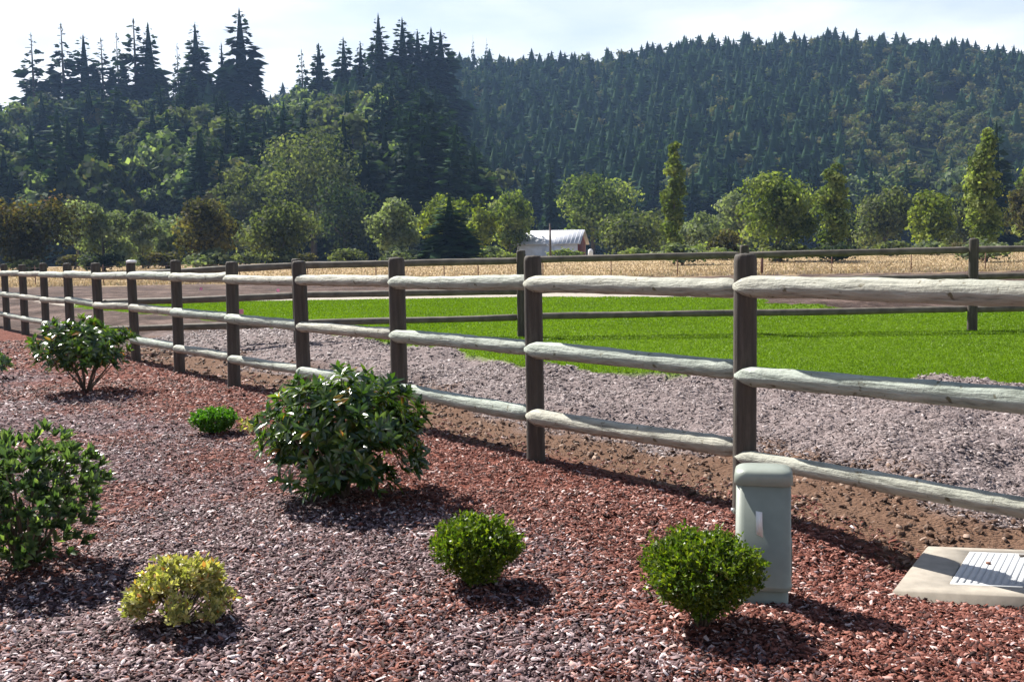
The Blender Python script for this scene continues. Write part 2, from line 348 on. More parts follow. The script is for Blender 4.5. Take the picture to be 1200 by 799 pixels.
# hills -------------------------------------------------------------
def interp(px, tab): return np.interp(px, [a for a, _ in tab], [b for _, b in tab])
LTAB = [(-500, 150), (-200, 120), (0, 104), (60, 103), (150, 99), (200, 91), (260, 88), (300, 94), (320, 101), (350, 96), (380, 84), (420, 72), (470, 68), (500, 72), (525, 112), (550, 175), (590, 240), (660, 300)]
RTAB = [(-600, 200), (0, 150), (250, 110), (320, 103), (450, 72), (520, 62), (600, 60), (700, 57), (750, 50), (800, 40), (900, 35), (1000, 33), (1100, 40), (1200, 51), (1500, 90), (2200, 200)]
YL, YR = 380., 640.
def HL(x, y):
    yy = np.maximum(y, 1); px = 600 + F * x / np.maximum(np.minimum(yy, YL), 60)
    hor = 309 - .0165 * px; top = np.maximum(hor - interp(px, LTAB), 0) / F * YL - 19
    s = (yy - 190) / (YL - 190); prof = np.where(s < 1, np.clip(s, 0, 1) ** 1.05, np.clip(1 - (s - 1) * .45, 0, 1))
    return np.maximum(top, 0) * prof + (fbm(x, y, 60, 3) - .5) * 9 * np.clip(s, 0, 1)
def HR(x, y):
    yy = np.maximum(y, 1); px = 600 + F * x / np.maximum(np.minimum(yy, YR), 60)
    hor = 309 - .0165 * px; top = np.maximum(hor - interp(px, RTAB), 0) / F * YR - 15
    s = (yy - 300) / (YR - 300); prof = np.where(s < 1, np.clip(s, 0, 1) ** 1.12, np.clip(1 - (s - 1) * .5, 0, 1))
    return np.maximum(top, 0) * prof + (fbm(x, y, 70, 3) - .5) * 12 * np.clip(s * 2, 0, 1) * np.clip((YR - yy) / 200 + .35, .35, 1)
def H(x, y):
    x = np.asarray(x, float); y = np.asarray(y, float); return np.maximum(HL(x, y), HR(x, y)) + .9
hx, hy = np.meshgrid(np.arange(-900, 1300, 12.), np.arange(170, 1300, 10.), indexing='ij')
hz = H(hx, hy); hz = np.where(hy < 190, -.5, hz); n, m = hx.shape
i = np.arange(n - 1)[:, None] * m; j = np.arange(m - 1)[None]
hf = np.stack([i + j, i + m + j, i + m + j + 1, i + j + 1], -1).reshape(-1, 4)
M['hill'] = flat("hill_soil", (.016, .024, .011), 1., nscale=.05, namp=.4, spec=0)
tag(build("hills", np.stack([hx, hy, hz], -1).reshape(-1, 3), hf, M['hill'], smooth=True), kind='structure')

# ------------------------------------------------------------------ conifers
def conifer_mesh(rng, n, R=.17, bare=.06, pw=.7, size=1., ragged=.25, bands=0.):
    """boughs spread through a cone; ragged = uneven bough length, bands = share of thin layers"""
    t = bare + (1 - bare) * (1 - np.sqrt(rng.rand(n))) ** 1.0; t = np.clip(t, bare, .985)
    if bands: t = np.where(np.sin(t * 61 + 2 * np.sin(t * 17)) < -1 + 2 * bands * rng.rand(n), np.clip(t + .03, 0, .985), t)
    a = rng.rand(n) * 6.283; lobes = 1 + ragged * np.sin(a * 2 + t * 23 + rng.rand() * 6) * np.cos(t * 41 + a) + ragged * .9 * (rng.rand(n) - .5)
    rr = R * ((1 - t) ** pw + .012) * lobes; st = rr * (.15 + .45 * rng.rand(n)); ll = np.maximum(rr - st, .008) * (.8 + .4 * rng.rand(n))
    dr = -.45 - .5 * rng.rand(n) + .8 * t; c, sn = np.cos(a), np.sin(a)
    P = np.stack([c * st, sn * st, t + dr * st], -1); A = np.stack([c * ll, sn * ll, dr * ll], -1)
    wd = (ll * .30 + .006) * size * (.7 + .6 * rng.rand(n)); tl = rng.normal(size=n) * .6
    B = np.stack([-sn * wd * np.cos(tl), c * wd * np.cos(tl), wd * np.sin(tl)], -1)
    P = np.concatenate([P, [[0, 0, .93]]]); A = np.concatenate([A, [[0, 0, .075]]]); B = np.concatenate([B, [[.006, 0, 0]]])
    V, Fc = cards(P, A, B); return V, Fc, np.concatenate([rng.rand(n), [.5]])
def conifer_core(R=.06, z0=.08, seg=7):
    pts = [(0, 0, z0), (0, 0, .45), (0, 0, .8), (0, 0, .97)]
    return tube(pts, [R, R * .75, R * .32, .004], seg, False)
rng = np.random.RandomState(11)
CON = []
for v in range(6):
    V, Fc, T = conifer_mesh(rng, 900, R=(.15, .17, .19, .16, .14, .18)[v], pw=(.75, .62, .7, .8, .6, .68)[v], ragged=.35, bands=.35)
    cv, cf = conifer_core(.05); V2, F2, T2 = merge([(V, Fc, T), (cv, cf, .2)])
    o = build("crown", V2, F2, M['conifer'], tint=T2); tv, tf = tube([(0, 0, 0), (0, 0, .5), (0, 0, .97)], [.014, .009, .002], 6)
    t = build("trunk", tv, tf, M['trunk']); CON.append((o.data, t.data)); bpy.data.objects.remove(o); bpy.data.objects.remove(t)
SPARSE = []
for v in range(3):
    V, Fc, T = conifer_mesh(rng, 640, R=.16, bare=.08, pw=.75, size=1., ragged=.6, bands=.65)
    o = build("crown", V, Fc, M['conifer'], tint=T); tv, tf = tube([(0, 0, 0), (0, 0, .5), (0, 0, .98)], [.014, .009, .002], 6)
    t = build("trunk", tv, tf, M['trunk']); SPARSE.append((o.data, t.data)); bpy.data.objects.remove(o); bpy.data.objects.remove(t)
def put_tree(kind, pair, loc, s, rz, label, cat, group, sxy=1.):
    o = thing(kind, label, cat, loc, rz, group); o.scale = (s * sxy, s * sxy, s)
    for nme, d in (("crown", pair[0]), ("trunk", pair[1])):
        c = bpy.data.objects.new(nme, d); COL.objects.link(c); c.parent = o
    return o
crest = [ # px, tip y, dist, width factor, sparse?, label
 (36, 38, 372, .8, 1, "pale airy fir standing alone at the far left of the ridge"),
 (71, 27, 376, .75, 1, "very thin lacy fir, second from the left on the skyline"),
 (97, 38, 374, .95, 0, "narrow fir third from the left along the skyline"),
 (118, 44, 378, .8, 1, "small see-through fir just left of a thinner one on the left ridge"),
 (136, 38, 380, .55, 1, "spindly fir left of the twin-topped big fir on the ridge"),
 (156, 21, 372, .95, 1, "ragged gappy fir with a bushy top, left half of the twin pair"),
 (173, 26, 372, 1.15, 0, "solid pointed fir, right half of the twin pair on the ridge"),
 (207, 50, 382, .5, 1, "short spindly fir between the twin pair and the next tall fir"),
 (228, 25, 376, .95, 0, "tall narrow-topped fir left of the tallest fir on the ridge"),
 (259, 48, 384, .6, 0, "small fir tucked beside the tallest fir on its left"),
 (280, 9, 370, 1.05, 0, "tallest fir on the skyline with layered drooping boughs"),
 (353, 57, 384, .55, 1, "thin fir at the right side of the dip in the skyline"),
 (373, 48, 376, 1.1, 0, "broad blunt-topped fir right of the skyline dip"),
 (402, 43, 380, .95, 0, "fir between the blunt-topped fir and the middle cluster"),
 (422, 48, 384, .9, 0, "dark fir at the left foot of the middle skyline cluster"),
 (443, 15, 372, 1.1, 0, "tallest fir of the middle skyline cluster"),
 (471, 20, 372, 1.1, 0, "second tallest fir of the middle skyline cluster"),
 (489, 34, 376, 1.2, 0, "full fir inside the middle skyline cluster, left of its flat end"),
 (505, 32, 374, 1.35, 0, "wide fir near the right end of the middle skyline cluster"),
 (516, 34, 378, 1.2, 0, "last fir on the right before the skyline drops"),
]
crng = random.Random(3); taken = []
for k, (px, ty, Y, wf, spz, lab) in enumerate(crest):
    tip = at(px, ty, Y); X = tip[0]; z0 = float(H(X, Y)) - 1; h = tip[2] - z0
    put_tree("fir_tree", (SPARSE if spz else CON)[k % 3], (X, Y, z0), h, crng.random() * 6, lab, "tree", "tall firs along the left skyline", (1.75 if spz else 1.45) * wf); taken.append((X, Y))
for px, ty, lab in ((554, 41, "bare thin snag, left of the two poking above the saddle"), (570, 44, "bare thin snag, right of the two poking above the saddle")):
    tip = at(px, ty, 620); z0 = float(H(tip[0], 620)) - 1
    put_tree("fir_tree", SPARSE[0], (tip[0], 620, z0), tip[2] - z0, 1, lab, "tree", "thin firs above the saddle", .45)

# scatter positions
srng = np.random.RandomState(21); conpos, brpos = [], []
y = 200.
while y < 660:
    sp = 6.2 + (y - 200) * .002; x = -y * .62
    while x < y * .62 + 10:
        X = x + srng.normal() * sp * .3; Y = y + srng.normal() * sp * .3; x += sp
        hh = float(H(X, Y))
        px = 600 + F * X / Y
        if px < -110 or px > 1320: continue
        l, r = float(HL(X, Y)), float(HR(X, Y))
        if max(l, r) < 1.0 and Y < 330: continue
        if l > r and Y > YL + 30: continue
        # hidden behind the left hill
        if Y > YL + 20 and px < 560 and (hh + 30 - EYE) / Y < (float(HL(X * YL / Y, YL)) + 12) / YL: continue
        if Y <= YL + 30 and l >= r:
            py_rel = hh / max(1, float(HL(X / Y * YL, YL)) + 1)
            pb = .42 if px < 330 and hh < 62 else .08
            if 250 < px < 450 and hh < 40: pb = .5
            if fbm(np.array(X), np.array(Y), 35, 2) > .55: pb *= 1.3
            if hh > 48: pb = .22 if px < 240 else .04
        else:
            pb = .16 + .6 * sst(880, 1080, px + 90 * (float(fbm(np.array(X), np.array(Y), 70, 3)) - .5)) * (1 - sst(520, 640, Y))
        (brpos if srng.rand() < pb else conpos).append((X, Y, hh - 1.0))
    y += sp * .92
PALE = []
for px, py, hgt_, v, lab in ((104, 101, 17, 2, "big pale rounded tree high on the left hillside under the small firs"), (76, 147, 15, 2, "bright pale rounded tree in the middle of the left hillside"),
        (146, 167, 14, 2, "pale rounded tree alone in dark woods above the light green tree"), (178, 93, 12, 2, "yellowish tree high on the hillside under the twin-topped fir"), (30, 148, 13, 2, "grey-green tree at mid height near the left edge"),
        (112, 160, 10, 2, "small pale tree between two brighter rounded trees on the left hillside"), (192, 208, 11, 2, "pale tree low on the left hillside above the dark brownish tree"), (1035, 100, 10, 2, "round pale tree high on the right hillside"),
        (1105, 92, 10, 0, "greenish tree high on the right hillside near the right edge"), (1088, 152, 9, 4, "ochre-green tree on the right hillside left of the tallest poplar's tip")):
    best = None
    for Y in np.arange(215, 370 if px < 560 else 635, 5.):
        X = at(px, py, Y)[0]; e = abs(float(H(X, Y)) - 1 + hgt_ - at(px, py, Y)[2])
        if best is None or e < best[0]: best = (e, X, Y)
    PALE.append((px, py, hgt_, v, lab, best))
def clear_(p):
    q = 600 + F * p[0] / p[1]
    return not any(abs(q - a_[0]) < 3 + 7.5 / a_[5][2] * F and a_[5][2] - 38 < p[1] < a_[5][2] + 4 for a_ in PALE)
conpos = [p for p in conpos if clear_(p)]; brpos = [p for p in brpos if clear_(p)]
conpos.sort(key=lambda p: p[1]); brpos.sort(key=lambda p: p[1])
def inframe(p): return -30 < 600 + F * p[0] / p[1] < 1230
# nearest in view -> individuals
def zone(px, Y):
    for lim, nm in ((30, "at the far left edge"), (85, "below the lone airy fir at far left"), (145, "below the small see-through firs on the left skyline"), (200, "below the twin-topped big fir"), (250, "below the narrow fir left of the tallest one"),
                    (310, "below the tallest skyline fir"), (365, "below the dip in the skyline"), (430, "between the dip and the middle skyline cluster"), (480, "below the two tallest firs of the middle cluster"), (530, "below the right end of the middle cluster"),
                    (600, "below the thin snags on the saddle"), (690, "above the barn"), (770, "between barn and middle poplar"), (860, "just right of the middle poplar"), (960, "above the large pale tree"), (1080, "above the wide olive tree"), (1160, "left of the tallest poplar's top")):
        if px < lim: return nm
    return "right of the tallest poplar"
ci = [p for p in conpos if inframe(p)][:270]; cset = set(ci); crest_rest = [p for p in conpos if p not in cset]
bi = [p for p in brpos if inframe(p)][:200]; bset = set(bi); br_rest = [p for p in brpos if p not in bset]
for k, p in enumerate(ci):
    s = 15 + 12 * crng.random(); left = 600 + F * p[0] / p[1] < 560
    put_tree("conifer_tree", CON[crng.randrange(6)], p, s, crng.random() * 6.28, "dark conifer on the hillside " + zone(600 + F * p[0] / p[1], p[1]), "tree", "hillside conifers " + zone(600 + F * p[0] / p[1], p[1]), 1.5 + .7 * crng.random())

# ------------------------------------------------------------------ broadleaf crowns
def crown_cards(rng, C, Rb, n, size, flat_=.85, lean=.25):
    C = np.asarray(C); Rb = np.asarray(Rb); pw = Rb ** 2; pw = pw / pw.sum(); b = rng.choice(len(C), n, p=pw)
    d = runit(rng, n); d[:, 2] = np.where((d[:, 2] < -.2) & (rng.rand(n) < .6), -d[:, 2], d[:, 2])
    rad = Rb[b] * (1 - .45 * rng.rand(n) ** 2.0) * (1 + .12 * rng.normal(size=n)) * np.where(rng.rand(n) < .12, 1 + .4 * rng.rand(n), 1)
    P = C[b] + d * rad[:, None] * np.array([1, 1, flat_])
    nn = nrm(d + .8 * runit(rng, n)); u = nrm(np.cross(nn, runit(rng, n))); v = np.cross(nn, u)
    s = size * (.6 + .8 * rng.rand(n))
    bt = rng.rand(len(C))
    V, Fc = cards(P - u * s[:, None] * .5, u * s[:, None], v * s[:, None] * .38)
    return V, Fc, np.clip(.5 + (bt[b] - .5) * .8 + rng.normal(size=n) * .17, 0, 1)
def envelope(rng, w, h, z0, shape, nb):
    C, Rb = [], []
    for _ in range(nb):
        if shape == 'round':
            d = nrm(rng.normal(size=3)); q = rng.rand() ** .4 * .80; c = d * q * np.array([w / 2, w / 2, (h - z0) / 2]) + np.array([0, 0, (h + z0) / 2 - .0 * h]); r = w * (.14 + .10 * rng.rand()) * 1.05
        elif shape == 'column':
            t = (_ + rng.rand()) / nb; prof = (.72 + .28 * min(1, t * 3)) * (1 - max(0, t - .5) / .5 * .7); a = rng.rand() * 6.28
            c = np.array([math.cos(a), math.sin(a), 0]) * w * .27 * prof * rng.rand() ** .5 + np.array([0, 0, z0 + (h - z0) * (.05 + .9 * t)]); r = w * (.22 + .10 * rng.rand()) * (.35 + .65 * prof)
        elif shape == 'cone':
            t = rng.rand() ** 1.3; a = rng.rand() * 6.28; rr = w * .42 * (1 - t) ** .8
            c = np.array([math.cos(a) * rr, math.sin(a) * rr, z0 + (h - z0) * (.06 + .88 * t)]); r = w * (.10 + .09 * rng.rand()) * (1.1 - .7 * t)
        else: # 'open' : upright separated clumps
            a = rng.rand() * 6.28; q = rng.rand() ** .5; t = .08 + .88 * rng.rand() * (1 - .3 * q)
            c = np.array([math.cos(a) * q * w * .38, math.sin(a) * q * w * .38, z0 + (h - z0) * t]); r = w * (.11 + .08 * rng.rand())
        C.append(c); Rb.append(r)
    return np.array(C), np.array(Rb)
def broad_parts(rng, w, h, shape, n, size, nb, z0f=.1):
    z0 = h * z0f; C, Rb = envelope(rng, w, h * .94, z0, shape, nb)
    V, Fc, T = crown_cards(rng, C, Rb, n, size)
    V[:, 2] = np.maximum(V[:, 2], .15)
    tt = h * (.55 if shape != 'column' else .9); r0 = max(.12, w * .035)
    tubes = [tube([(0, 0, -.3), (r0 * .3, 0, tt * .4), (0, r0 * .3, tt)], [r0, r0 * .75, r0 * .25], 7)]
    for q in range(min(7, nb)):
        c = C[q]; zz = min(c[2] * .6, tt * .8); tubes.append(tube([(0, 0, zz), tuple((c * [.5, .5, 1] + [0, 0, zz]) * [1, 1, .5]), tuple(c)], [r0 * .4, r0 * .28, r0 * .08], 5))
    tv, tf, _ = merge([(a, b, 0.) for a, b in tubes])
    return (V, Fc, T), (tv, tf)
# hillside broadleaf variants
BR = []
for v in range(6):
    (V, Fc, T), (tv, tf) = broad_parts(rng, (12, 10, 13, 9, 11, 12)[v], (13, 14, 15, 12, 16, 13)[v], ('round', 'open')[v in (1, 4)], 1500, 1.15, 13, .15)
    mt = (M['forestbroad'], M['forestbroad'], M['palehill'], M['forestbroad'], M['olive'], M['forestbroad'])[v]
    o = build("crown", V, Fc, mt, tint=T); t = build("trunk", tv, tf, M['trunk']); BR.append((o.data, t.data)); bpy.data.objects.remove(o); bpy.data.objects.remove(t)
for k, p in enumerate(bi):
    put_tree("broadleaf_tree", BR[crng.choice((0, 0, 1, 2, 3, 3, 4, 5))], p, .95 + .65 * crng.random(), crng.random() * 6.28, "rounded leafy tree on the hillside " + zone(600 + F * p[0] / p[1], p[1]), "tree", "leafy hillside trees " + zone(600 + F * p[0] / p[1], p[1]))
for px, py, hgt_, v, lab, best in PALE:
    put_tree("broadleaf_tree", BR[v], (best[1], best[2], float(H(best[1], best[2])) - 1), hgt_ / 14. , px, lab, "tree", None, 1.15)
# the far wood as one mass
def forest():
    r = np.random.RandomState(8); parts = []
    lo = []
    for v in range(5):
        V, Fc, T = conifer_mesh(r, 80, R=.17, bare=.08, pw=.58, size=1.6, ragged=.3); V = V.copy(); cv, cf = conifer_core(.085, .05, 6); lo.append(merge([(V, Fc, T), (cv, cf, .2)]))
    pos = np.array(crest_rest); ids = r.randint(0, 5, len(pos)); hh = 10 + 9 * r.rand(len(pos)) ** 1.2; hh = hh * np.where(pos[:, 1] > 600, .85, 1)
    for v in range(5):
        s = ids == v; m_ = s.sum(); a = r.rand(m_) * 6.28; Rm = np.zeros((m_, 3, 3)); Rm[:, 0, 0] = np.cos(a); Rm[:, 0, 1] = -np.sin(a); Rm[:, 1, 0] = np.sin(a); Rm[:, 1, 1] = np.cos(a); Rm[:, 2, 2] = 1
        wv = 1.9 + .9 * r.rand(m_); S = np.stack([hh[s] * wv, hh[s] * wv, hh[s]], -1)
        V, Fs = inst(lo[v][0], lo[v][1], Rm, S, pos[s]); tn = np.clip(np.tile(lo[v][2], m_) * .35 + np.repeat(r.rand(m_) ** 1.5 * .95, len(lo[v][2])), 0, 1)
        parts.append((V, Fs, tn, 0))
    pos = np.array(br_rest); 
    for v in range(4):
        C, Rb = envelope(r, 8.5, 9, 1., 'round', 9); V0, F0, T0 = crown_cards(r, C, Rb, 330, 1.25)
        s = np.arange(len(pos)) % 4 == v; m_ = s.sum(); a = r.rand(m_) * 6.28; Rm = np.zeros((m_, 3, 3)); Rm[:, 0, 0] = np.cos(a); Rm[:, 0, 1] = -np.sin(a); Rm[:, 1, 0] = np.sin(a); Rm[:, 1, 1] = np.cos(a); Rm[:, 2, 2] = 1
        S = np.repeat((.75 + .5 * r.rand(m_))[:, None], 3, 1); V, Fs = inst(V0, [F0], Rm, S, pos[s]); parts.append((V, Fs, np.clip(np.tile(T0, m_) * .6 + np.repeat(r.rand(m_) * .5, len(T0)), 0, 1), 1))
    allV = []; quads = []; tn = []; mi = []; off = 0
    for V, Fs, t, k in parts:
        f = np.concatenate([x for x in Fs if x.shape[1] == 4]); allV.append(V); quads.append(f + off); off += len(V); tn.append(t); mi.append(np.full(len(f), k))
    o = build("forest", np.concatenate(allV), [np.concatenate(quads)], [M['conifer'], M['forestbroad']], tint=np.concatenate(tn), midx=np.concatenate(mi))
    tag(o, "dense dark wood covering the far hill behind the field", "forest", kind='stuff')
forest()

# ------------------------------------------------------------------ tree line behind the dry field
TREES = [ # x0, x1, top, Y, palette, shape, n, nb, z0f, label
 (-35, 92, 214, 100, 'autumn', 'round', 5200, 26, .03, "dark round tree with rusty orange top at the left edge of the tree line"),
 (82, 152, 222, 112, 'sage', 'open', 4200, 40, .03, "light green tree just right of the rusty orange tree"),
 (60, 112, 212, 150, 'sage', 'round', 1500, 14, .03, "pale tree crown peeking over behind the light green tree at left"),
 (146, 182, 236, 125, 'sage', 'round', 1600, 12, .03, "slim pale grey-green tree left of the dark brownish tree"),
 (174, 214, 246, 118, 'sage', 'open', 1900, 30, .03, "low wispy pale tree touching the dark brownish tree"),
 (203, 284, 229, 105, 'brown', 'round', 4200, 24, .03, "dark brownish-green round tree with a lighter left edge"),
 (283, 366, 225, 115, 'olive', 'round', 3800, 26, .03, "round olive tree right of the dark brownish tree"),
 (246, 318, 158, 180, 'olive', 'open', 5000, 40, .05, "tall leafy tree behind, left lobe above the dark brownish tree"),
 (300, 425, 141, 190, 'olive', 'round', 6500, 30, .05, "biggest broad leafy tree rising behind the round olive tree"),
 (352, 450, 205, 170, 'dark', 'round', 3600, 24, .02, "deep shadowy tree left of the pale clumpy tree"),
 (433, 492, 224, 122, 'sage', 'round', 3600, 34, .02, "pale sage tree in separate clumps left of the dark pointed conifer"),
 (484, 550, 210, 135, 'yellow', 'round', 3200, 30, .02, "bright yellow-green tree rising behind the dark pointed conifer"),
 (538, 588, 214, 140, 'yellow', 'round', 2600, 18, .02, "bright yellow-green tree right of the dark pointed conifer"),
 (566, 626, 214, 150, 'lime', 'round', 3200, 34, .02, "light green tree next to the left end of the barn"),
 (645, 742, 197, 205, 'lime', 'round', 5200, 26, .1, "large rounded light green tree rising behind the barn"),
 (702, 790, 246, 150, 'olive', 'round', 3400, 22, .02, "broad low olive tree right of the barn"),
 (772, 807, 152, 100, 'lime', 'column', 3000, 26, .03, "tall narrow poplar in the middle of the tree line"),
 (798, 858, 248, 140, 'sage', 'round', 1800, 16, .02, "low grey-green bushy tree right of the middle poplar"),
 (838, 892, 214, 160, 'sage', 'round', 2200, 16, .02, "grey-green tree behind the large pale leafy tree"),
 (826, 872, 264, 120, 'brown', 'round', 1300, 12, .0, "low brown bush at the left foot of the large pale leafy tree"),
 (864, 958, 195, 105, 'lime', 'round', 6200, 30, .03, "large pale leafy tree left of the short upright tree"),
 (954, 999, 184, 98, 'lime', 'column', 3200, 22, .12, "short upright tree with visible trunk right of the large pale tree"),
 (996, 1078, 206, 150, 'olive', 'round', 4200, 24, .02, "wide olive-green tree between the upright tree and the yellow-green one"),
 (1068, 1134, 208, 128, 'yellow', 'round', 4000, 22, .02, "yellow-green rounded tree left of the tallest poplar"),
 (1104, 1160, 196, 160, 'olive', 'open', 3200, 34, .02, "tree standing behind between yellow-green tree and tallest poplar"),
 (1131, 1180, 138, 92, 'lime', 'column', 4600, 34, .07, "tallest poplar, near the right edge, loose and leafy"),
 (1172, 1245, 205, 135, 'brown', 'round', 2800, 20, .02, "brownish green tree at the right edge behind the poplar"),
 (1186, 1240, 178, 165, 'lime', 'round', 2000, 14, .02, "light green crown cut by the right edge of the view"),
]
for k, (x0, x1, top, Y, pal, shp, n, nb, z0f, lab) in enumerate(TREES):
    cx = (x0 + x1) / 2; tip = at(cx, top, Y); z0 = float(G(tip[0], Y)); h = tip[2] - z0; wd = (x1 - x0) / F * Y * (1.0 if shp != 'cone' else 1.2)
    r = np.random.RandomState(100 + k); size = Y / F * 4.2
    (V, Fc, T), (tv, tf) = broad_parts(r, wd, h, shp, int(n * 1.1), size, nb, z0f)
    if pal == 'autumn': T = np.clip(T * .55 + .68 * (V[::4, 2] / h) ** 2.5, 0, 1)
    nm = {'column': "poplar_tree", 'cone': "leafy_tree"}.get(shp, "leafy_tree")
    o = thing(nm, lab, "tree", (tip[0], Y, z0), 0, "trees along the edge of the dry field")
    build("crown", V, Fc, M[pal], o, tint=T); build("trunk", tv, tf, M['trunk'], o)
for k in (1, 3, 5, 6, 9, 10, 12, 13, 15, 16, 17, 20, 21, 22, 23, 25):
    x0, x1, top, Y0_ = TREES[k][:4]; r = np.random.RandomState(300 + k); px = (x1 + 8 if k % 2 else x0 - 4); Y = 172 + 20 * r.rand(); ty = 236 + 18 * r.rand()
    if 590 < px < 690: continue
    tip = at(px, ty, Y); z0 = float(G(tip[0], Y)); h = tip[2] - z0; wd = (48 + 26 * r.rand()) / F * Y
    (V, Fc, T), (tv, tf) = broad_parts(r, wd, h, 'round', 2200, Y / F * 4.4, 18, .0)
    o = thing("leafy_tree", " ".join(("hazy tree filling the gap behind the " + TREES[k][9]).split()[:16]), "tree", (tip[0], Y, z0), 0, "trees along the edge of the dry field")
    build("crown", V, Fc, M[('olive', 'sage', 'dark', 'sage')[k % 4]], o, tint=T); build("trunk", tv, tf, M['trunk'], o)
def single_conifer(px, top, Y, wf, label, idx=2):
    tip = at(px, top, Y); z0 = float(G(tip[0], Y)) if Y < 200 else float(H(tip[0], Y)) - 1
    o = put_tree("conifer_tree", CON[idx], (tip[0], Y, z0), tip[2] - z0, 1.3, label, "tree", None, wf)
single_conifer(526, 226, 118, 2.7, "dark blue-green pointed conifer in front of bright yellow-green trees")
single_conifer(1168, 138, 190, 1.15, "dark tall conifer standing behind the tallest poplar", 5)
single_conifer(645, 186, 260, .9, "greyish conifer spire above the barn roof", 1)
# low bushes along the field edge fill the gaps
brg = random.Random(9); BU = []
for v, pal in enumerate(('olive', 'sage', 'dark', 'brown', 'lime')):
    (V, Fc, T), (tv, tf) = broad_parts(np.random.RandomState(60 + v), 5.5, 3.6, 'round', 900, .5, 12, .0)
    o = build("foliage", V, Fc, M[pal], tint=T); t = build("stem", tv, tf, M['trunk']); BU.append((o.data, t.data)); bpy.data.objects.remove(o); bpy.data.objects.remove(t)
for k, T_ in enumerate(TREES):
    px = (T_[0] + T_[1]) / 2 + (brg.random() - .5) * 20; Y = T_[3] - 4 if T_[3] < 125 else 118 + brg.random() * 10
    if 590 < px < 700: px = 585
    if -20 < px < 1225:
        p = at(px, 300, Y); o = thing("bush", "low bush at the foot of the " + T_[9], "bush", (p[0], Y, float(G(p[0], Y))), brg.random() * 6, "bushes along the field edge")
        o['label'] = " ".join(o['label'].split()[:16])
        s = .55 + .3 * brg.random(); o.scale = (s * 1.2, s * 1.2, s * .8)
        for nme, d in zip(("foliage", "stem"), BU[brg.randrange(5)]):
            c = bpy.data.objects.new(nme, d); COL.objects.link(c); c.parent = o
p = at(664, 292, 140); o = thing("bush", "small light bush in front of the barn wall", "bush", (p[0], 140, float(G(p[0], 140)))); 
for nme, d in zip(("foliage", "stem"), BU[4]):
    c = bpy.data.objects.new(nme, d); COL.objects.link(c); c.parent = o
o.scale = (.85, .7, .5)

# ------------------------------------------------------------------ barn
M['barnwall'] = flat("white_siding_shade_blue", (.60, .66, .80), .7, nscale=1.2, namp=.12); M['barnroof'] = flat("pale_metal_roof", (.52, .53, .57), .6, nscale=.8, namp=.1)  # siding is white; the blue of its shade is put into the colour
M['barnred'] = flat("red_boards", (.17, .045, .05), .8, nscale=2); M['white'] = flat("white_paint_and_glint", (.75, .75, .76), .6)
def barn():
    Y = 150; a = at(606, 300, Y); b = at(683, 300, Y); g = float(G(a[0], Y)); Wd = (b[0] - a[0]) * .93; ez = at(645, 285, Y)[2] - g; rz = at(645, 271, Y + 4)[2] - g
    o = thing("barn", "small barn with pale metal roof and red end wall behind the dry field", "barn", (a[0], Y, g), R_(-13)); D = 8.
    V, Fc = box(0, Wd, 0, .15, -.5, ez); build("wall", V, Fc, M['barnwall'], o)
    V, Fc = box(0, Wd, D - .15, D, -.5, ez); build("wall", V, Fc, M['barnwall'], o)
    for x0, x1 in ((0.004, .15), (Wd - .15, Wd - .004)):
        V = np.array([[x, y, z] for x in (x0, x1) for y, z in ((.16, -.5), (D - .16, -.5), (D - .16, ez), (D / 2, rz - .12), (.16, ez))])
        build("end_wall", V, [np.array([[0, 1, 2, 3, 4], [9, 8, 7, 6, 5]]), np.array([[0, 5, 6, 1], [1, 6, 7, 2], [2, 7, 8, 3], [3, 8, 9, 4], [4, 9, 5, 0]])], M['barnred'], o)
    for s in (0, 1):
        y0, y1 = (-.5, D / 2) if s == 0 else (D + .5, D / 2); z0 = ez - .25
        parts = []
        V = np.array([[x, y, z + t] for t in (0, .1) for x in (-.5, Wd + .5) for y, z in ((y0, z0), (y1, rz))]); f = np.array([[0, 1, 3, 2], [4, 6, 7, 5], [0, 2, 6, 4], [1, 5, 7, 3], [0, 4, 5, 1], [2, 3, 7, 6]])
        parts.append((V, f, 0.))
        for q in np.arange(-.4, Wd + .5, .6):
            V2 = np.array([[x, y, z + t] for t in (.1, .125) for x in (q, q + .06) for y, z in ((y0, z0), (y1, rz))]); parts.append((V2, f, 0.))
        V, Fc, _ = merge(parts); build("roof", V, Fc, M['barnroof'], o)
    V, Fc = box(Wd * .42, Wd * .62, -.08, -.01, -.3, ez * .82); d = build("door", V, Fc, M['barnwall'], o)
    V, Fc = box(-.25, -.02, -.02, .02, 0, .04)
barn()
def utility_pole():
    b = at(645, 300, 118); g = float(G(b[0], 118)); tp = at(645, 262, 118)[2]
    o = thing("wooden_pole", "thin brown wooden pole standing in front of the barn", "pole", (b[0], 118, g))
    V, Fc = tube([(0, 0, -.3), (0, 0, (tp - g) * .5), (0, 0, tp - g)], [.14, .12, .10], 8); build("shaft", V, Fc, M['trunk'], o)
    V, Fc = box(-.03, .03, -.16, -.09, (tp - g) - 1, (tp - g) - .5); build("bracket", V, Fc, M['barnred'], o)
utility_pole()
b = at(692, 292, 128); g = float(G(b[0], 128)); V, Fc = tube([(0, 0, -.2), (0, 0, .9), (0, 0, 1.3), (0, 0, 1.45)], [.32, .32, .3, .12], 12)
o = build("water_tank", V, Fc, M['white']); o.location = (b[0], 128, g); tag(o, "small white upright tank right of the barn's red end", "tank")

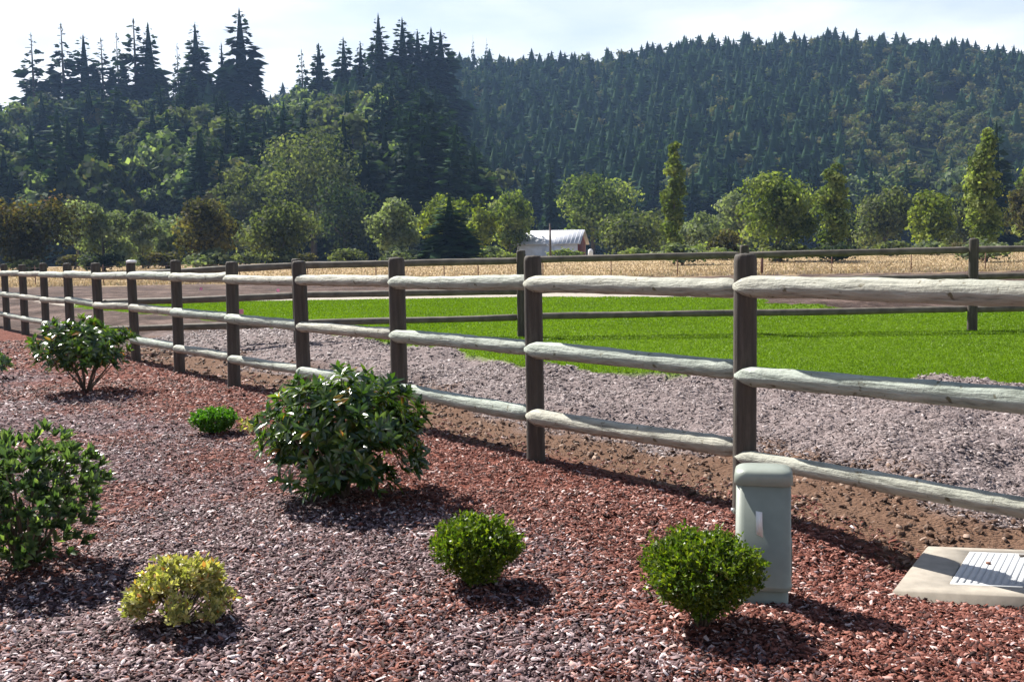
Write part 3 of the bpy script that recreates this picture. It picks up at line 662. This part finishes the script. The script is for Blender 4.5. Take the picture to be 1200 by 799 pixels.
# wire fence in the dry field
M['rust'] = flat("rusty_steel", (.16, .075, .05), .8, nscale=8, namp=.3)
def wire_fence():
    Y = 64; xs = [-40, 40, 120, 200, 280, 360, 440, 520, 560, 636, 716, 794, 893, 975, 1068, 1155, 1240]
    pts = [(at(x, 300, Y)[0], Y) for x in xs]; g0 = float(G(pts[0][0], Y)); o = thing("wire_fence", "thin wire fence on rusty steel stakes crossing the dry field", "fence", (pts[8][0], Y, g0)); bx, by = pts[8]
    for k, (x, y) in enumerate(pts):
        g = float(G(x, y)) - g0; V, Fc = tube([(x - bx, 0, g - .2), (x - bx, 0, g + 1.3)], [.035, .032], 5)
        if xs[k] == 893: V, Fc = tube([(x - bx, 0, g - .2), (x - bx, 0, g + 1.45)], [.09, .085], 8)
        build("stake", V, Fc, M['rust'], o)
    for hz_ in (.35, .75, 1.15):
        V, Fc = tube([(x - bx, 0, float(G(x, y)) - g0 + hz_) for x, y in pts], .006, 4); build("wire", V, Fc, M['rust'], o)
wire_fence()

# ------------------------------------------------------------------ log rail fences
def log(length, r, rng, endtaper=True, rings=34, seg=20):
    t = np.linspace(0, 1, rings); a = np.linspace(0, 2 * np.pi, seg, endpoint=False); ph = rng.rand(8) * 6.28
    x = t * length; rr = r * (1 + .035 * np.sin(t * 9 + ph[0]) + .025 * np.sin(t * 23 + ph[1]))
    if endtaper:
        e = np.minimum(t, 1 - t) * length; rr = rr * np.sqrt(np.clip(e / .11, .10, 1))
    cy = .010 * np.sin(t * 3.3 + ph[2]); cz = .007 * np.sin(t * 2.9 + ph[3]) + .002 * np.sin(t * 8 + ph[4])
    Tt, A = np.meshgrid(t, a, indexing='ij'); rad = rr[:, None] * (1 + .03 * np.sin(2 * A + ph[5] + Tt * 3) + .02 * np.sin(5 * A + ph[6] + 8 * Tt) + .022 * rng.normal(size=Tt.shape))
    V = np.stack([np.broadcast_to(x[:, None], A.shape), cy[:, None] + rad * np.cos(A), cz[:, None] + rad * np.sin(A)], -1).reshape(-1, 3)
    i = np.arange(rings - 1)[:, None] * seg; j = np.arange(seg)[None]; k = (j + 1) % seg
    Fq = np.stack([i + j, i + seg + j, i + seg + k, i + k], -1).reshape(-1, 4); c0 = len(V)
    V = np.concatenate([V, [[0, cy[0], cz[0]], [length, cy[-1], cz[-1]]]]); jj = np.arange(seg); kk = (jj + 1) % seg; b = (rings - 1) * seg
    return V, [np.concatenate([np.stack([jj, kk, np.full(seg, c0)], -1), np.stack([b + kk, b + jj, np.full(seg, c0 + 1)], -1)]), Fq]
def post_mesh(h, r, rng):
    zs = np.array([-.3, 0, .1, .3, .5, .8, 1.1, 1.35, h - .05, h - .022, h - .006]); rr = r * np.array([1.05, 1.04, 1.02, 1, 1, .99, .99, .98, .97, .92, .80]); seg = 20
    a = np.linspace(0, 2 * np.pi, seg, endpoint=False); ph = rng.rand() * 6.28
    sq = 1 + .05 * np.cos(4 * a + .3)
    V = np.stack([(rr[:, None] * (sq + .015 * np.sin(3 * a + ph))[None] * np.cos(a)), (rr[:, None] * (sq + .02 * np.sin(3 * a + ph))[None] * np.sin(a)), np.broadcast_to(zs[:, None], (len(zs), seg)) + 0], -1).reshape(-1, 3)
    n = len(zs); i = np.arange(n - 1)[:, None] * seg; j = np.arange(seg)[None]; k = (j + 1) % seg
    Fq = np.stack([i + j, i + k, i + seg + k, i + seg + j], -1).reshape(-1, 4); c = len(V); V = np.concatenate([V, [[0, 0, h]]]); jj = np.arange(seg); b = (n - 1) * seg
    return V, [np.stack([b + jj, b + (jj + 1) % seg, np.full(seg, c)], -1), Fq]
frng = np.random.RandomState(4)
RH = (.38, .895, 1.415)
def rail(o, A, B, r, mat='rail'):
    A = np.array(A); B = np.array(B); D = B - A; ln = np.linalg.norm(D); V, Fc = log(ln, r, frng); q = build("rail", V, Fc, M[mat], o, smooth=True)
    q.location = tuple(A - np.array(o.location)); q.rotation_euler = Vector(tuple(D)).to_track_quat('X', 'Z').to_euler(); return q
def near_fence():
    o = thing("rail_fence", "three-rail log fence running diagonally from the right foreground to far left", "fence", (P0[0], P0[1], 0)); o0 = np.array(o.location)
    pts = {k: P0 + STEP * k for k in range(-1, 14)}; n3 = np.array([FN[0], FN[1], 0])
    for k, p in pts.items():
        V, Fc = post_mesh(1.645 + frng.normal() * .012, .08 * (1 + .04 * frng.normal()), frng); q = build("post", V, Fc, M['post'], o, smooth=True)
        q.location = tuple(p - o0); q.rotation_euler = (frng.normal() * .006, frng.normal() * .006, frng.rand() * .3 + .5)
        if k == 6:  # sunlit glint on this post's top, modelled as a thin pale disc
            V, Fc = tube([(0, 0, 1.63), (0, 0, 1.662), (0, 0, 1.675)], [.083, .083, .05], 16); cp = build("post_glint", V, Fc, M['white'], o); cp.location = tuple(p - o0); cp['label'] = "pale disc standing in for a sunlit glint on one post top"
    ks = sorted(pts)
    for a, b in zip(ks[:-1], ks[1:]):
        for h in RH:
            A = pts[a] - n3 * .035 * -1 + np.array([0, 0, h + frng.normal() * .012]); B = pts[b] - n3 * .065 + np.array([0, 0, h + frng.normal() * .012])
            dv = (B - A) / np.linalg.norm(B - A); rail(o, A + dv * .03, B + dv * .02, .063 * (1 + .06 * frng.normal()))
near_fence()
def far_fence():
    A = P0 + STEP * 7; B = at(1139, 360, 17.7); n = 4; pts = [A + (B - A) * k / n for k in range(0, n + 2)]
    o = thing("rail_fence", "shadowy three-rail log fence crossing behind the lawn to the right edge", "fence", (A[0], A[1], 0)); o0 = np.array(o.location)
    tops = [0, 303, 293, 287, 279, 270]; base = [0, 396, 395, 394, 393, 391]
    railpx = [None, (311.5, 346, 379), (305, 341, 371.5), (299, 331, 366.5), (293.5, 324.5, 362.5), (287, 318, 357)]; xs = [116, 350, 612, 872, 1139, 1405]
    R3 = []
    for k, p in enumerate(pts):
        if k == 0: R3.append([np.array([p[0], p[1], z]) for z in (1.40, .90, .42)]); continue
        q = at(xs[k], base[k], p[1]); X = q[0]; g = float(G(X, p[1])); top = at(xs[k], tops[k], p[1])[2]
        V, Fc = post_mesh(max(1.4, top - g), .085, frng); m = build("post", V, Fc, M['post'], o, smooth=True); m.location = (X - o0[0], p[1] - o0[1], g); m.rotation_euler = (0, 0, frng.rand())
        R3.append([at(xs[k], y, p[1]) for y in railpx[k]])
    off = np.array([0, -.03, 0])
    for k in range(len(pts) - 1):
        for j in range(3):
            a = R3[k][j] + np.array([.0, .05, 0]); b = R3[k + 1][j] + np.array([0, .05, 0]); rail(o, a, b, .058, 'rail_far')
far_fence()

# ------------------------------------------------------------------ pedestal
M['green'] = flat("grey_green_plastic", (.225, .25, .215), .45, nscale=7, namp=.12, spec=.5); M['label'] = flat("white_label", (.8, .8, .8), .5, namp=.05); M['steel'] = flat("steel", (.5, .5, .5), .35, .8)
def rrect(w, d, r, seg=5):
    pts = []
    for cx, cy, a0 in ((w - r, d - r, 0), (-w + r, d - r, 90), (-w + r, -d + r, 180), (w - r, -d + r, 270)):
        for q in range(seg + 1): a = R_(a0 + 90 * q / seg); pts.append((cx + r * math.cos(a), cy + r * math.sin(a)))
    return np.array(pts)
def loft(levels):
    """levels: (z, halfw, halfd, r)"""
    Vs = []
    for z, w_, d_, r in levels:
        p = rrect(w_, d_, r); Vs.append(np.concatenate([p, np.full((len(p), 1), z)], 1))
    n = len(levels); m = len(Vs[0]); V = np.concatenate(Vs); i = np.arange(n - 1)[:, None] * m; j = np.arange(m)[None]; k = (j + 1) % m
    Fq = np.stack([i + j, i + k, i + m + k, i + m + j], -1).reshape(-1, 4)
    return V, [Fq, (np.arange(m) + (n - 1) * m)[None]]
pb = gnd(894, 700); pb = gnd(894, 702, float(G(pb[0], pb[1]))); pz = float(G(pb[0], pb[1]))
ped = thing("utility_pedestal", "grey-green plastic utility pedestal in front of the nearest fence post", "utility box", (pb[0], pb[1], pz), R_(-14))
V, Fc = loft([(-.12, .118, .088, .04), (.085, .118, .088, .04)]); build("base", V, Fc, M['green'], ped)
V, Fc = loft([(.075, .130, .098, .042), (.09, .134, .102, .045), (.098, .134, .102, .045), (.102, .131, .099, .045), (.60, .126, .096, .042)]); hb = build("body", V, Fc, M['green'], ped)
V, Fc = loft([(.578, .130, .100, .045), (.584, .136, .106, .048), (.620, .135, .105, .048), (.638, .130, .100, .05), (.650, .116, .086, .05), (.657, .085, .06, .04)]); build("lid", V, Fc, M['green'], ped)
V = np.array([[-.035, -.1015, .46], [-.005, -.1015, .455], [-.002, -.1018, .335], [-.032, -.1018, .35]]); V2 = V.copy(); V2[:, 1] += .003
build("sticker", np.concatenate([V, V2]), [np.array([[0, 3, 2, 1], [4, 5, 6, 7], [0, 1, 5, 4], [1, 2, 6, 5], [2, 3, 7, 6], [3, 0, 4, 7]])], M['label'], ped)
V, Fc = tube([(-.135, -.03, .44), (-.15, -.03, .44)], .012, 10); build("lock", V, Fc, M['steel'], ped)
V, Fc = box(.128, .134, -.05, .05, .14, .30); bevel(build("side_plate", V, Fc, M['green'], ped), .002)

# ------------------------------------------------------------------ vault slab
M['concrete'] = flat("concrete", (.27, .24, .20), .85, nscale=14, namp=.16); M['lid'] = flat("pale_lid", (.48, .49, .50), .5, nscale=10, namp=.05)
def vault():
    zt = -.055; a = gnd(1046, 690, zt); c = gnd(1086, 639, zt); fr = gnd(1200, 697, zt)
    u = (fr - a)[:2]; u /= np.linalg.norm(u); v = (c - a)[:2]; v -= 0; ang = math.atan2(u[1], u[0]); dv = np.linalg.norm(v); 
    o = thing("utility_vault", "concrete utility vault pad with ribbed white lid flush in the mulch", "utility vault", (a[0], a[1], 0), ang)
    vn = np.array([-u[1], u[0]]); sk = (v @ u); dd = v @ vn; W_ = 1.35
    def quad(x0, x1, y0, y1, z0, z1):
        V, Fc = box(x0, x1, y0, y1, z0, z1); V[:, 0] += V[:, 1] / dd * sk; return V, Fc
    l0 = gnd(1113, 683.5, zt)[:2] - a[:2]; l1 = gnd(1136, 646.5, zt)[:2] - a[:2]
    y0, y1 = l0 @ vn, l1 @ vn; x0 = l0 @ u - y0 / dd * sk; x1 = x0 + .78
    def rq(xa, xb, ya, yb, z): return [[x + y / dd * sk, y, z] for x, y in ((xa, ya), (xb, ya), (xb, yb), (xa, yb))]
    V = np.array(rq(0, W_, 0, dd, -.25) + rq(0, W_, 0, dd, zt - .012) + rq(.012, W_ - .012, .012, dd - .012, zt) + rq(x0 - .008, x1 + .008, y0 - .008, y1 + .008, zt) + rq(x0 - .008, x1 + .008, y0 - .008, y1 + .008, zt - .1))
    Fr = np.array([[4 * l_ + q, 4 * l_ + (q + 1) % 4, 4 * l_ + 4 + (q + 1) % 4, 4 * l_ + 4 + q] for l_ in range(4) for q in range(4)])
    build("concrete_frame", V, Fr, M['concrete'], o)
    parts = [quad(x0, x1, y0, y1, zt - .03, zt + .002)]
    for q in np.arange(x0 + .015, x1 - .03, .034): parts.append(quad(q, q + .02, y0 + .015, y1 - .015, zt + .002, zt + .0038))
    V, Fc, _ = merge([(p[0], p[1], 0.) for p in parts]); lid = build("lid", V, Fc, M['lid'], o)
    bq = gnd(1158, 661, zt)[:2] - a[:2]; V, Fc = tube([(bq @ u, bq @ vn, zt + .004), (bq @ u, bq @ vn, zt + .012)], .014, 8); build("bolt", V, Fc, M['rust'], lid)
    bq = gnd(1198, 652, zt)[:2] - a[:2]; V, Fc = box(bq @ u - .015, bq @ u + .03, bq @ vn - .02, bq @ vn + .02, zt + .004, zt + .009); build("lift_slot", V, Fc, M['post'], lid)
    return a, u, vn, sk, dd, W_
VLT = vault()

# ------------------------------------------------------------------ survey flags
M['pink'] = flat("pink_flag", (.85, .28, .45), .6, namp=.05); M['orange'] = flat("red_flag", (.85, .10, .05), .6, namp=.05)
for px, py, Y, mt, lab in ((234, 339, 44, 'pink', "pink survey flag in the bare soil, right of the post with the glint disc"), (324, 341.5, 40, 'pink', "pink survey flag left of the fence post above the big shrub"),
                           (675, 344.5, 37, 'orange', "red survey flag under the top rail right of the middle post"), (280, 378, 24, 'pink', "pink survey flag low by the lawn's left end")):
    p = at(px, py, Y); g = float(G(p[0], Y)); o = thing("survey_flag", lab, "flag", (p[0], Y, g), 0, "survey flags"); z = max(.22, p[2] - g)
    V, Fc = tube([(0, 0, -.05), (0, 0, z + .06)], .005, 5); build("wire", V, Fc, M['steel'], o)
    xx = np.array([0, .06, .12]); yy = np.array([0, .02, -.01]); V = np.array([[x, y + t, z + s] for t in (0, .003) for x, y in zip(xx, yy) for s in (-.06, .06)])
    V = V + np.array([.004, 0, 0]); build("pennant", V, [np.array([[0, 2, 3, 1], [2, 4, 5, 3], [6, 7, 9, 8], [8, 9, 11, 10], [0, 1, 7, 6], [4, 10, 11, 5]])], M[mt], o)

# ------------------------------------------------------------------ shrubs
def leaf_template(wf=.32, droop=.25, fold=.12):
    V = np.array([[0, 0, 0], [.3, wf * .42, fold * .5], [.3, 0, 0], [.3, -wf * .42, fold * .5], [.68, wf * .40, fold * .4], [.68, 0, -.0], [.68, -wf * .40, fold * .4], [1, 0, 0]], float)
    V[:, 2] -= droop * V[:, 0] ** 2
    return V, [np.array([[0, 2, 1], [0, 3, 2], [4, 5, 7], [5, 6, 7]]), np.array([[1, 2, 5, 4], [2, 3, 6, 5]])]
def whorl_shrub(rng, o, w, h, nwh, mat, leaf=.1, per=9, base=.18, wf=.32, droop=.25, stems=14, flatness=1., lean=(0, 0), gapf=.0, upright=.25, minz=.06, inner=.0):
    d = runit(rng, nwh); d[:, 2] = np.abs(d[:, 2]) * np.where(rng.rand(nwh) < .33, -.75, 1)
    q = 1 - .5 * rng.rand(nwh) ** (1.6 if not inner else 1.0)
    lump = 1 + .2 * np.sin(d[:, 0] * 5 + 1) * np.cos(d[:, 1] * 4 + d[:, 2] * 5) + .09 * rng.normal(size=nwh)
    cz = h * (.5 + base * .5); C = np.array([0, 0, cz]); Rr = np.array([w / 2 - leaf * .6, w / 2 - leaf * .6, (h - cz) - leaf * .45])
    P = C + d * np.minimum(q * lump, 1.08)[:, None] * Rr; P[:, 0] += lean[0] * P[:, 2]; P[:, 1] += lean[1] * P[:, 2]
    P[:, 2] = np.maximum(P[:, 2], minz)
    wt = rng.rand(nwh); Pm = np.repeat(P, per, 0); n = len(Pm); ax = nrm(d * np.array([1, 1, .5]) + np.array([0, 0, .65]))
    axm = np.repeat(ax, per, 0); r1 = runit(rng, nwh); u = nrm(np.cross(ax, r1)); v = np.cross(ax, u)
    a = (np.tile(np.arange(per), nwh) * 2.4 + np.repeat(rng.rand(nwh) * 6, per)) ; um, vm = np.repeat(u, per, 0), np.repeat(v, per, 0)
    el = (upright + .55 * rng.rand(n))[:, None]
    dirn = nrm((np.cos(a)[:, None] * um + np.sin(a)[:, None] * vm) * (1 - el * .6) + axm * el + .12 * rng.normal(size=(n, 3)))
    zax = nrm(axm + .35 * runit(rng, n)); y_ = nrm(np.cross(zax, dirn)); z_ = np.cross(dirn, y_)
    Rm = np.stack([dirn, y_, z_], -1); s = leaf * (.7 + .5 * rng.rand(n)); S = np.stack([s, s, s], -1)
    tv, tf = leaf_template(wf, droop); V, Fs = inst(tv, tf, Rm, S, Pm)
    lt = np.clip(.12 + .62 * rng.rand(n) ** 1.2 + .2 * (np.repeat(wt, per) - .5), 0, .9); sel = rng.rand(n) < .018; lt[sel] = .93 + .07 * rng.rand(sel.sum())
    tint = np.concatenate([np.repeat(lt, 4), np.repeat(lt, 2)])
    V[:, 2] = np.maximum(V[:, 2], .012)
    # order of faces: triangles then quads (per template group)
    build("foliage", V, Fs, mat, o, tint=tint)
    tubes = []
    for q_ in range(stems):
        e = P[rng.randint(nwh)]; e = np.maximum(e, [-9, -9, .12]); m1 = e * np.array([.45, .45, .42]) + rng.normal(size=3) * .02
        b0 = np.array([rng.normal() * .02, rng.normal() * .02, -.03]); tubes.append(tube([b0, m1 * .6, m1, e * .97], np.array([.016, .012, .009, .004]) * (h / .9) ** .5, 6))
    V, Fc, _ = merge([(a_, b_, 0.) for a_, b_ in tubes]); build("stems", V, Fc, M['stem'], o, smooth=True)
def shrub_at(name, label, px0, px1, top, basepx, basepy, group=None):
    b = gnd(basepx, basepy); g = float(G(b[0], b[1])); b = gnd(basepx, basepy, g); w_ = (px1 - px0) / F * b[1]; tp = at(basepx, top, b[1])[2] - g
    cx = at((px0 + px1) / 2, 400, b[1])[0]
    o = thing(name, label, "shrub", (b[0], b[1], g), 0, group); return o, w_ , tp, cx - b[0]
o, w_, h_, s_ = shrub_at("rhododendron", "large glossy dark shrub in the middle of the mulch before the fence", 293, 497, 432, 405, 583)
whorl_shrub(np.random.RandomState(1), o, w_ * 1.02, h_, 470, M['rhodo'], .10, 9, -.12, .34, lean=(s_ * .4, 0), minz=.07)
o, w_, h_, s_ = shrub_at("rhododendron", "medium glossy shrub on a short bare stem near the left fence posts", 40, 157, 371, 101, 459)
whorl_shrub(np.random.RandomState(2), o, w_ * 1.03, h_, 230, M['rhodo'], .12, 9, .16, .34, lean=(0, 0), stems=10, minz=.2)
o, w_, h_, s_ = shrub_at("laurel_shrub", "leafy dark green shrub cut off by the left edge", -62, 122, 500, 30, 668)
whorl_shrub(np.random.RandomState(3), o, w_ * 1.0, h_ * .97, 430, M['laurel'], .066, 9, -.1, .40, stems=26, upright=.75, lean=(.06, 0), minz=.04)
o, w_, h_, s_ = shrub_at("laurel_shrub", "small shrub barely showing at the left edge before the fence", -46, 15, 414, -14, 445)
whorl_shrub(np.random.RandomState(5), o, w_, h_, 70, M['laurel'], .09, 8, .1, .4, stems=8)
def twiggy(rng, o, w, h, n, mat, leaf, base, squash=.5, clumps=0, stems=26, rosette=7):
    # dense ball: short upright leafy shoots over a dome
    nt = n // rosette; d = runit(rng, nt); d[:, 2] = np.abs(d[:, 2]) * np.where(rng.rand(nt) < .38, -1, 1)
    cz = h * (.52 + base * .3); Rr = np.array([w / 2, w / 2, h - cz]); Rl = np.array([w / 2, w / 2, cz - base * h])
    q = 1 - .42 * rng.rand(nt) ** 1.5; lump = 1 + .09 * np.sin(d[:, 0] * 6 + nt) * np.cos(d[:, 1] * 5 + d[:, 2] * 4) + .085 * rng.normal(size=nt) + np.where((rng.rand(nt) < .06) & (d[:, 2] > 0), .16, 0)
    P = d * (q * lump)[:, None] * np.where(d[:, 2:] > 0, Rr, Rl * np.array([1 , 1, 1])); 
    P[:, :2] *= np.where(d[:, 2] < 0, 1 - .62 * np.abs(d[:, 2]) ** 1.3, 1)[:, None]; P[:, 2] += cz
    if clumps:
        cc = runit(rng, clumps); cc[:, 2] = np.abs(cc[:, 2]) * .9 + .1; ci_ = rng.randint(clumps, size=nt); ctr = cc * np.array([w / 2 * .68, w / 2 * .68, (h - base * h) * .72]) + np.array([0, 0, base * h])
        P = ctr[ci_] + runit(rng, nt) * (.11 * w * (.4 + .6 * rng.rand(nt)))[:, None]
    Pm = np.repeat(P, rosette, 0); m_ = len(Pm); ax = nrm(np.repeat(d, rosette, 0) * .7 + np.array([0, 0, .75]))
    t = np.tile(np.arange(rosette) / rosette, nt)[:, None]; Pm = Pm + ax * t * leaf * 1.3
    dr = nrm(runit(rng, m_) + ax * .8); s = leaf * (.7 + .6 * rng.rand(m_))[:, None]; sd = nrm(np.cross(dr, runit(rng, m_)))
    V, Fc = cards(Pm, dr * s, sd * s * .26); V[:, 2] = np.maximum(V[:, 2], .01)
    tn = np.clip(.5 + .25 * rng.normal(size=m_) + np.repeat(rng.normal(size=nt) * .12, rosette), 0, 1)
    build("foliage", V, Fc, mat, o, tint=tn)
    tubes = []
    for _ in range(stems):
        e = P[rng.randint(nt)] * .9; b0 = np.array([rng.normal() * .012, rng.normal() * .012, -.02]); tubes.append(tube([b0, (b0 + e) * .5 * [.7, .7, 1], e], [.006, .0045, .002], 5))
    V, Fc, _ = merge([(a_, b_, 0.) for a_, b_ in tubes]); build("stems", V, Fc, M['stem'], o)
o, w_, h_, s_ = shrub_at("boxwood", "clipped bright green ball shrub right beside the utility pedestal", 750, 890, 624, 824, 736, "bright green ball shrubs")
twiggy(np.random.RandomState(6), o, w_ * .93, h_ * .95, 24000, M['box'], .021, .14)
o, w_, h_, s_ = shrub_at("boxwood", "smaller bright green ball shrub, left of the one by the pedestal", 507, 611, 607, 560, 686, "bright green ball shrubs")
twiggy(np.random.RandomState(7), o, w_ * .93, h_ * .95, 17000, M['box'], .021, .06)
o, w_, h_, s_ = shrub_at("green_tuft", "tiny low green tuft in the red mulch left of the large glossy shrub", 228, 277, 482, 252, 507)
twiggy(np.random.RandomState(8), o, w_, h_, 5000, M['tuft'], .03, .0, stems=8)
o, w_, h_, s_ = shrub_at("golden_shrub", "yellow-green dwarf shrub in the left foreground mulch", 137, 276, 645, 211, 734)
twiggy(np.random.RandomState(9), o, w_ * 1.06, h_ * .98, 6800, M['gold'], .028, .1, clumps=22, stems=44, rosette=6)
o, w_, h_, s_ = shrub_at("seedling", "tiny pale seedling in the red mulch left of the large glossy shrub", 281, 301, 496, 291, 505)
twiggy(np.random.RandomState(10), o, w_, h_, 120, M['gold'], .045, .0, stems=3)

# ------------------------------------------------------------------ mulch chips, clods, grass
def chips():
    r = np.random.RandomState(77)
    V, Fc = box(-.5, .5, -.5, .5, -.5, .5); V = V * 1.0
    V[4:, 0] *= .82; V[4:, 1] *= .7; V[[0, 4], 0] += .18; V[[3, 7], 0] -= .15; Fc = Fc[1:]
    def sample(n, rmin, rmax, amax, pw=1.):
        rr = np.sqrt(rmin ** 2 + (rmax ** 2 - rmin ** 2) * r.rand(n)); a = (r.rand(n) * 2 - 1) * R_(amax); return rr * np.sin(a), rr * np.cos(a)
    bands = [(3.2, 5, 7500), (5, 7, 5000), (7, 10, 2200), (10, 15, 900), (15, 24, 250)]
    X, Y, D = [], [], []
    for a, b, den in bands:
        n = int(den * (b * b - a * a) * R_(37)); x, y = sample(n, a, b, 37); X.append(x); Y.append(y)
    X = np.concatenate(X); Y = np.concatenate(Y); d = fdist(X, Y) + (fbm(X, Y, .5, 3) - .5) * .5
    keep = (r.rand(len(X)) < np.where(d < .05, 1, np.where(d < .5, .25, 0)))
    # not on the vault
    a, u, vn, sk, dd, W_ = VLT; q = np.stack([X - a[0], Y - a[1]], -1); yy = q @ vn; xx = q @ u - yy / dd * sk
    onv = (xx > .0) & (xx < W_) & (yy > .0) & (yy < dd)
    q2 = np.stack([X - pb[0], Y - pb[1]], -1); onp = (np.abs(q2) < .11).all(1)
    keep &= ~onv & ~onp
    def mk(name, X, Y, mats, redp, ls, label, lift=.006, flatk=.5, tl=.5, tb=.0):
        n = len(X); Z = G(X, Y); rd = r.rand(n) < redp
        zt = nrm(np.stack([r.normal(size=n) * tl, r.normal(size=n) * tl, np.ones(n)], -1)); xa = runit(r, n); Rm = frame(zt, xa)
        far = np.clip(np.hypot(X, Y) / 9, 1, 2.2)
        l = ls * (.38 + 1.6 * r.rand(n) ** 2.3 + np.where(r.rand(n) < .012, 1.2 * r.rand(n), 0)) * far; S = np.stack([l * 1.25, l * (.22 + .3 * r.rand(n)), l * (.08 + .12 * r.rand(n)) * (flatk / .5)], -1)
        T = np.stack([X, Y, Z + lift + r.rand(n) * .012], -1); tn = np.clip(.46 + tb + .28 * r.normal(size=n), 0, 1)
        VV, Fs = inst(V, [Fc], Rm, S, T)
        o = build(name, VV, Fs, mats, tint=np.repeat(tn, len(Fc)), midx=np.repeat(rd.astype(int), len(Fc)) if len(mats) > 1 else None); return tag(o, label, "mulch", kind='stuff')
    X1, Y1 = X[keep], Y[keep]
    mk("mulch_chips", X1, Y1, [M['chip_grey'], M['chip_red']], np.clip(redmask(X1, Y1) * .85 + .13, 0, 1), .0225, "reddish and grey bark mulch chips covering the planting bed")
    # bark bank and soil pieces beyond the fence
    bands = [(5, 9, 1700), (9, 14, 1000), (14, 22, 260)]; X, Y = [], []
    for a_, b_, den in bands:
        n = int(den * (b_ * b_ - a_ * a_) * R_(37)); x, y = sample(n, a_, b_, 37); X.append(x); Y.append(y)
    X = np.concatenate(X); Y = np.concatenate(Y); d = fdist(X, Y) + (fbm(X, Y, .8, 4) - .5) * 1.4; lm = lawnmask(X, Y) > .5
    q = np.stack([X - VLT[0][0], Y - VLT[0][1]], -1); yy = q @ vn; xx = q @ u - yy / dd * sk; onv = (xx > -.01) & (xx < W_) & (yy > -.01) & (yy < dd)
    s1 = (d > 1.1) & ~lm & ~onv; mk("bark_pieces", X[s1], Y[s1], [M['barkchip']], 0, .022, "grey coarse bark covering the bank between fence and lawn", flatk=.5, tl=.35, tb=.04)
    s2 = (d > .05) & (d < 1.5) & ~lm & ~onv & (r.rand(len(X)) < .22); mk("soil_clods", X[s2], Y[s2], [M['clod']], 0, .026, "brown crumbly soil clods under the fence", flatk=1.4, tl=.5)
chips()
def grass():
    r = np.random.RandomState(31); n = 620000; lo, hi = LAWN.min(0), LAWN.max(0)
    Y = lo[1] + (hi[1] - lo[1]) * r.rand(n) ** 1.7; X = (r.rand(n) * 2 - 1) * .58 * Y
    k = lawnmask(X, Y) > .5; X, Y = X[k], Y[k]; n = len(X); Z = G(X, Y) - .005
    cl = fbm(X, Y, .35, 3); hgt = (.014 + .013 * r.rand(n)) * (.8 + .5 * cl) * np.clip(Y / 16, 1, 1.5); a = r.rand(n) * 6.28; wd = (.006 + .005 * r.rand(n)) * np.clip(Y / 11, 1, 3)
    P = np.stack([X, Y, Z], -1); B = np.stack([np.cos(a), np.sin(a), 0 * a], -1) * wd[:, None]; T = np.stack([r.normal(size=n) * .4, r.normal(size=n) * .4, np.ones(n)], -1) * hgt[:, None]
    V = np.stack([P - B, P + B, P + T], 1).reshape(-1, 3); F3 = np.arange(3 * n).reshape(n, 3)
    tag(build("grass", V, F3, M['grass'], tint=np.clip(.15 + .7 * fbm(X, Y, 1.6, 3) + .15 * r.normal(size=n), 0, 1)), "short bright green mown lawn beyond the log fence", "grass", kind='stuff')
    n = 60000; Y = 62 + 85 * r.rand(n) ** 1.4; X = (r.rand(n) * 2 - 1) * .6 * Y; Z = G(X, Y); hgt = .08 + .14 * r.rand(n); a = r.rand(n) * 6.28; wd = .03 + .05 * r.rand(n)
    P = np.stack([X, Y, Z - .02], -1); B = np.stack([np.cos(a), np.sin(a), 0 * a], -1) * wd[:, None]; T = np.stack([r.normal(size=n) * .4, r.normal(size=n) * .4, np.ones(n)], -1) * hgt[:, None]
    V = np.stack([P - B, P + B, P + T], 1).reshape(-1, 3)
    tag(build("dry_grass", V, np.arange(3 * n).reshape(n, 3), M['straw'], tint=r.rand(n)), "pale dry stubble of the field behind the lawn", "grass", kind='stuff')
grass()

# ------------------------------------------------------------------ haze (closed box of thin even air)
V, Fc = box(-1500, 1800, -60, 1400, -3, 320)
hm = bpy.data.materials.new("haze"); hm.use_nodes = True; t = hm.node_tree; t.nodes.remove(t.nodes["Principled BSDF"])
pv = t.nodes.new("ShaderNodeVolumePrincipled"); pv.inputs['Density'].default_value = .00015; pv.inputs['Color'].default_value = (.36, .56, .95, 1); pv.inputs['Anisotropy'].default_value = .2
t.links.new(pv.outputs[0], t.nodes["Material Output"].inputs['Volume'])
tag(build("haze", V, Fc, hm), "thin bluish haze in the air over the valley", "haze", kind='stuff')
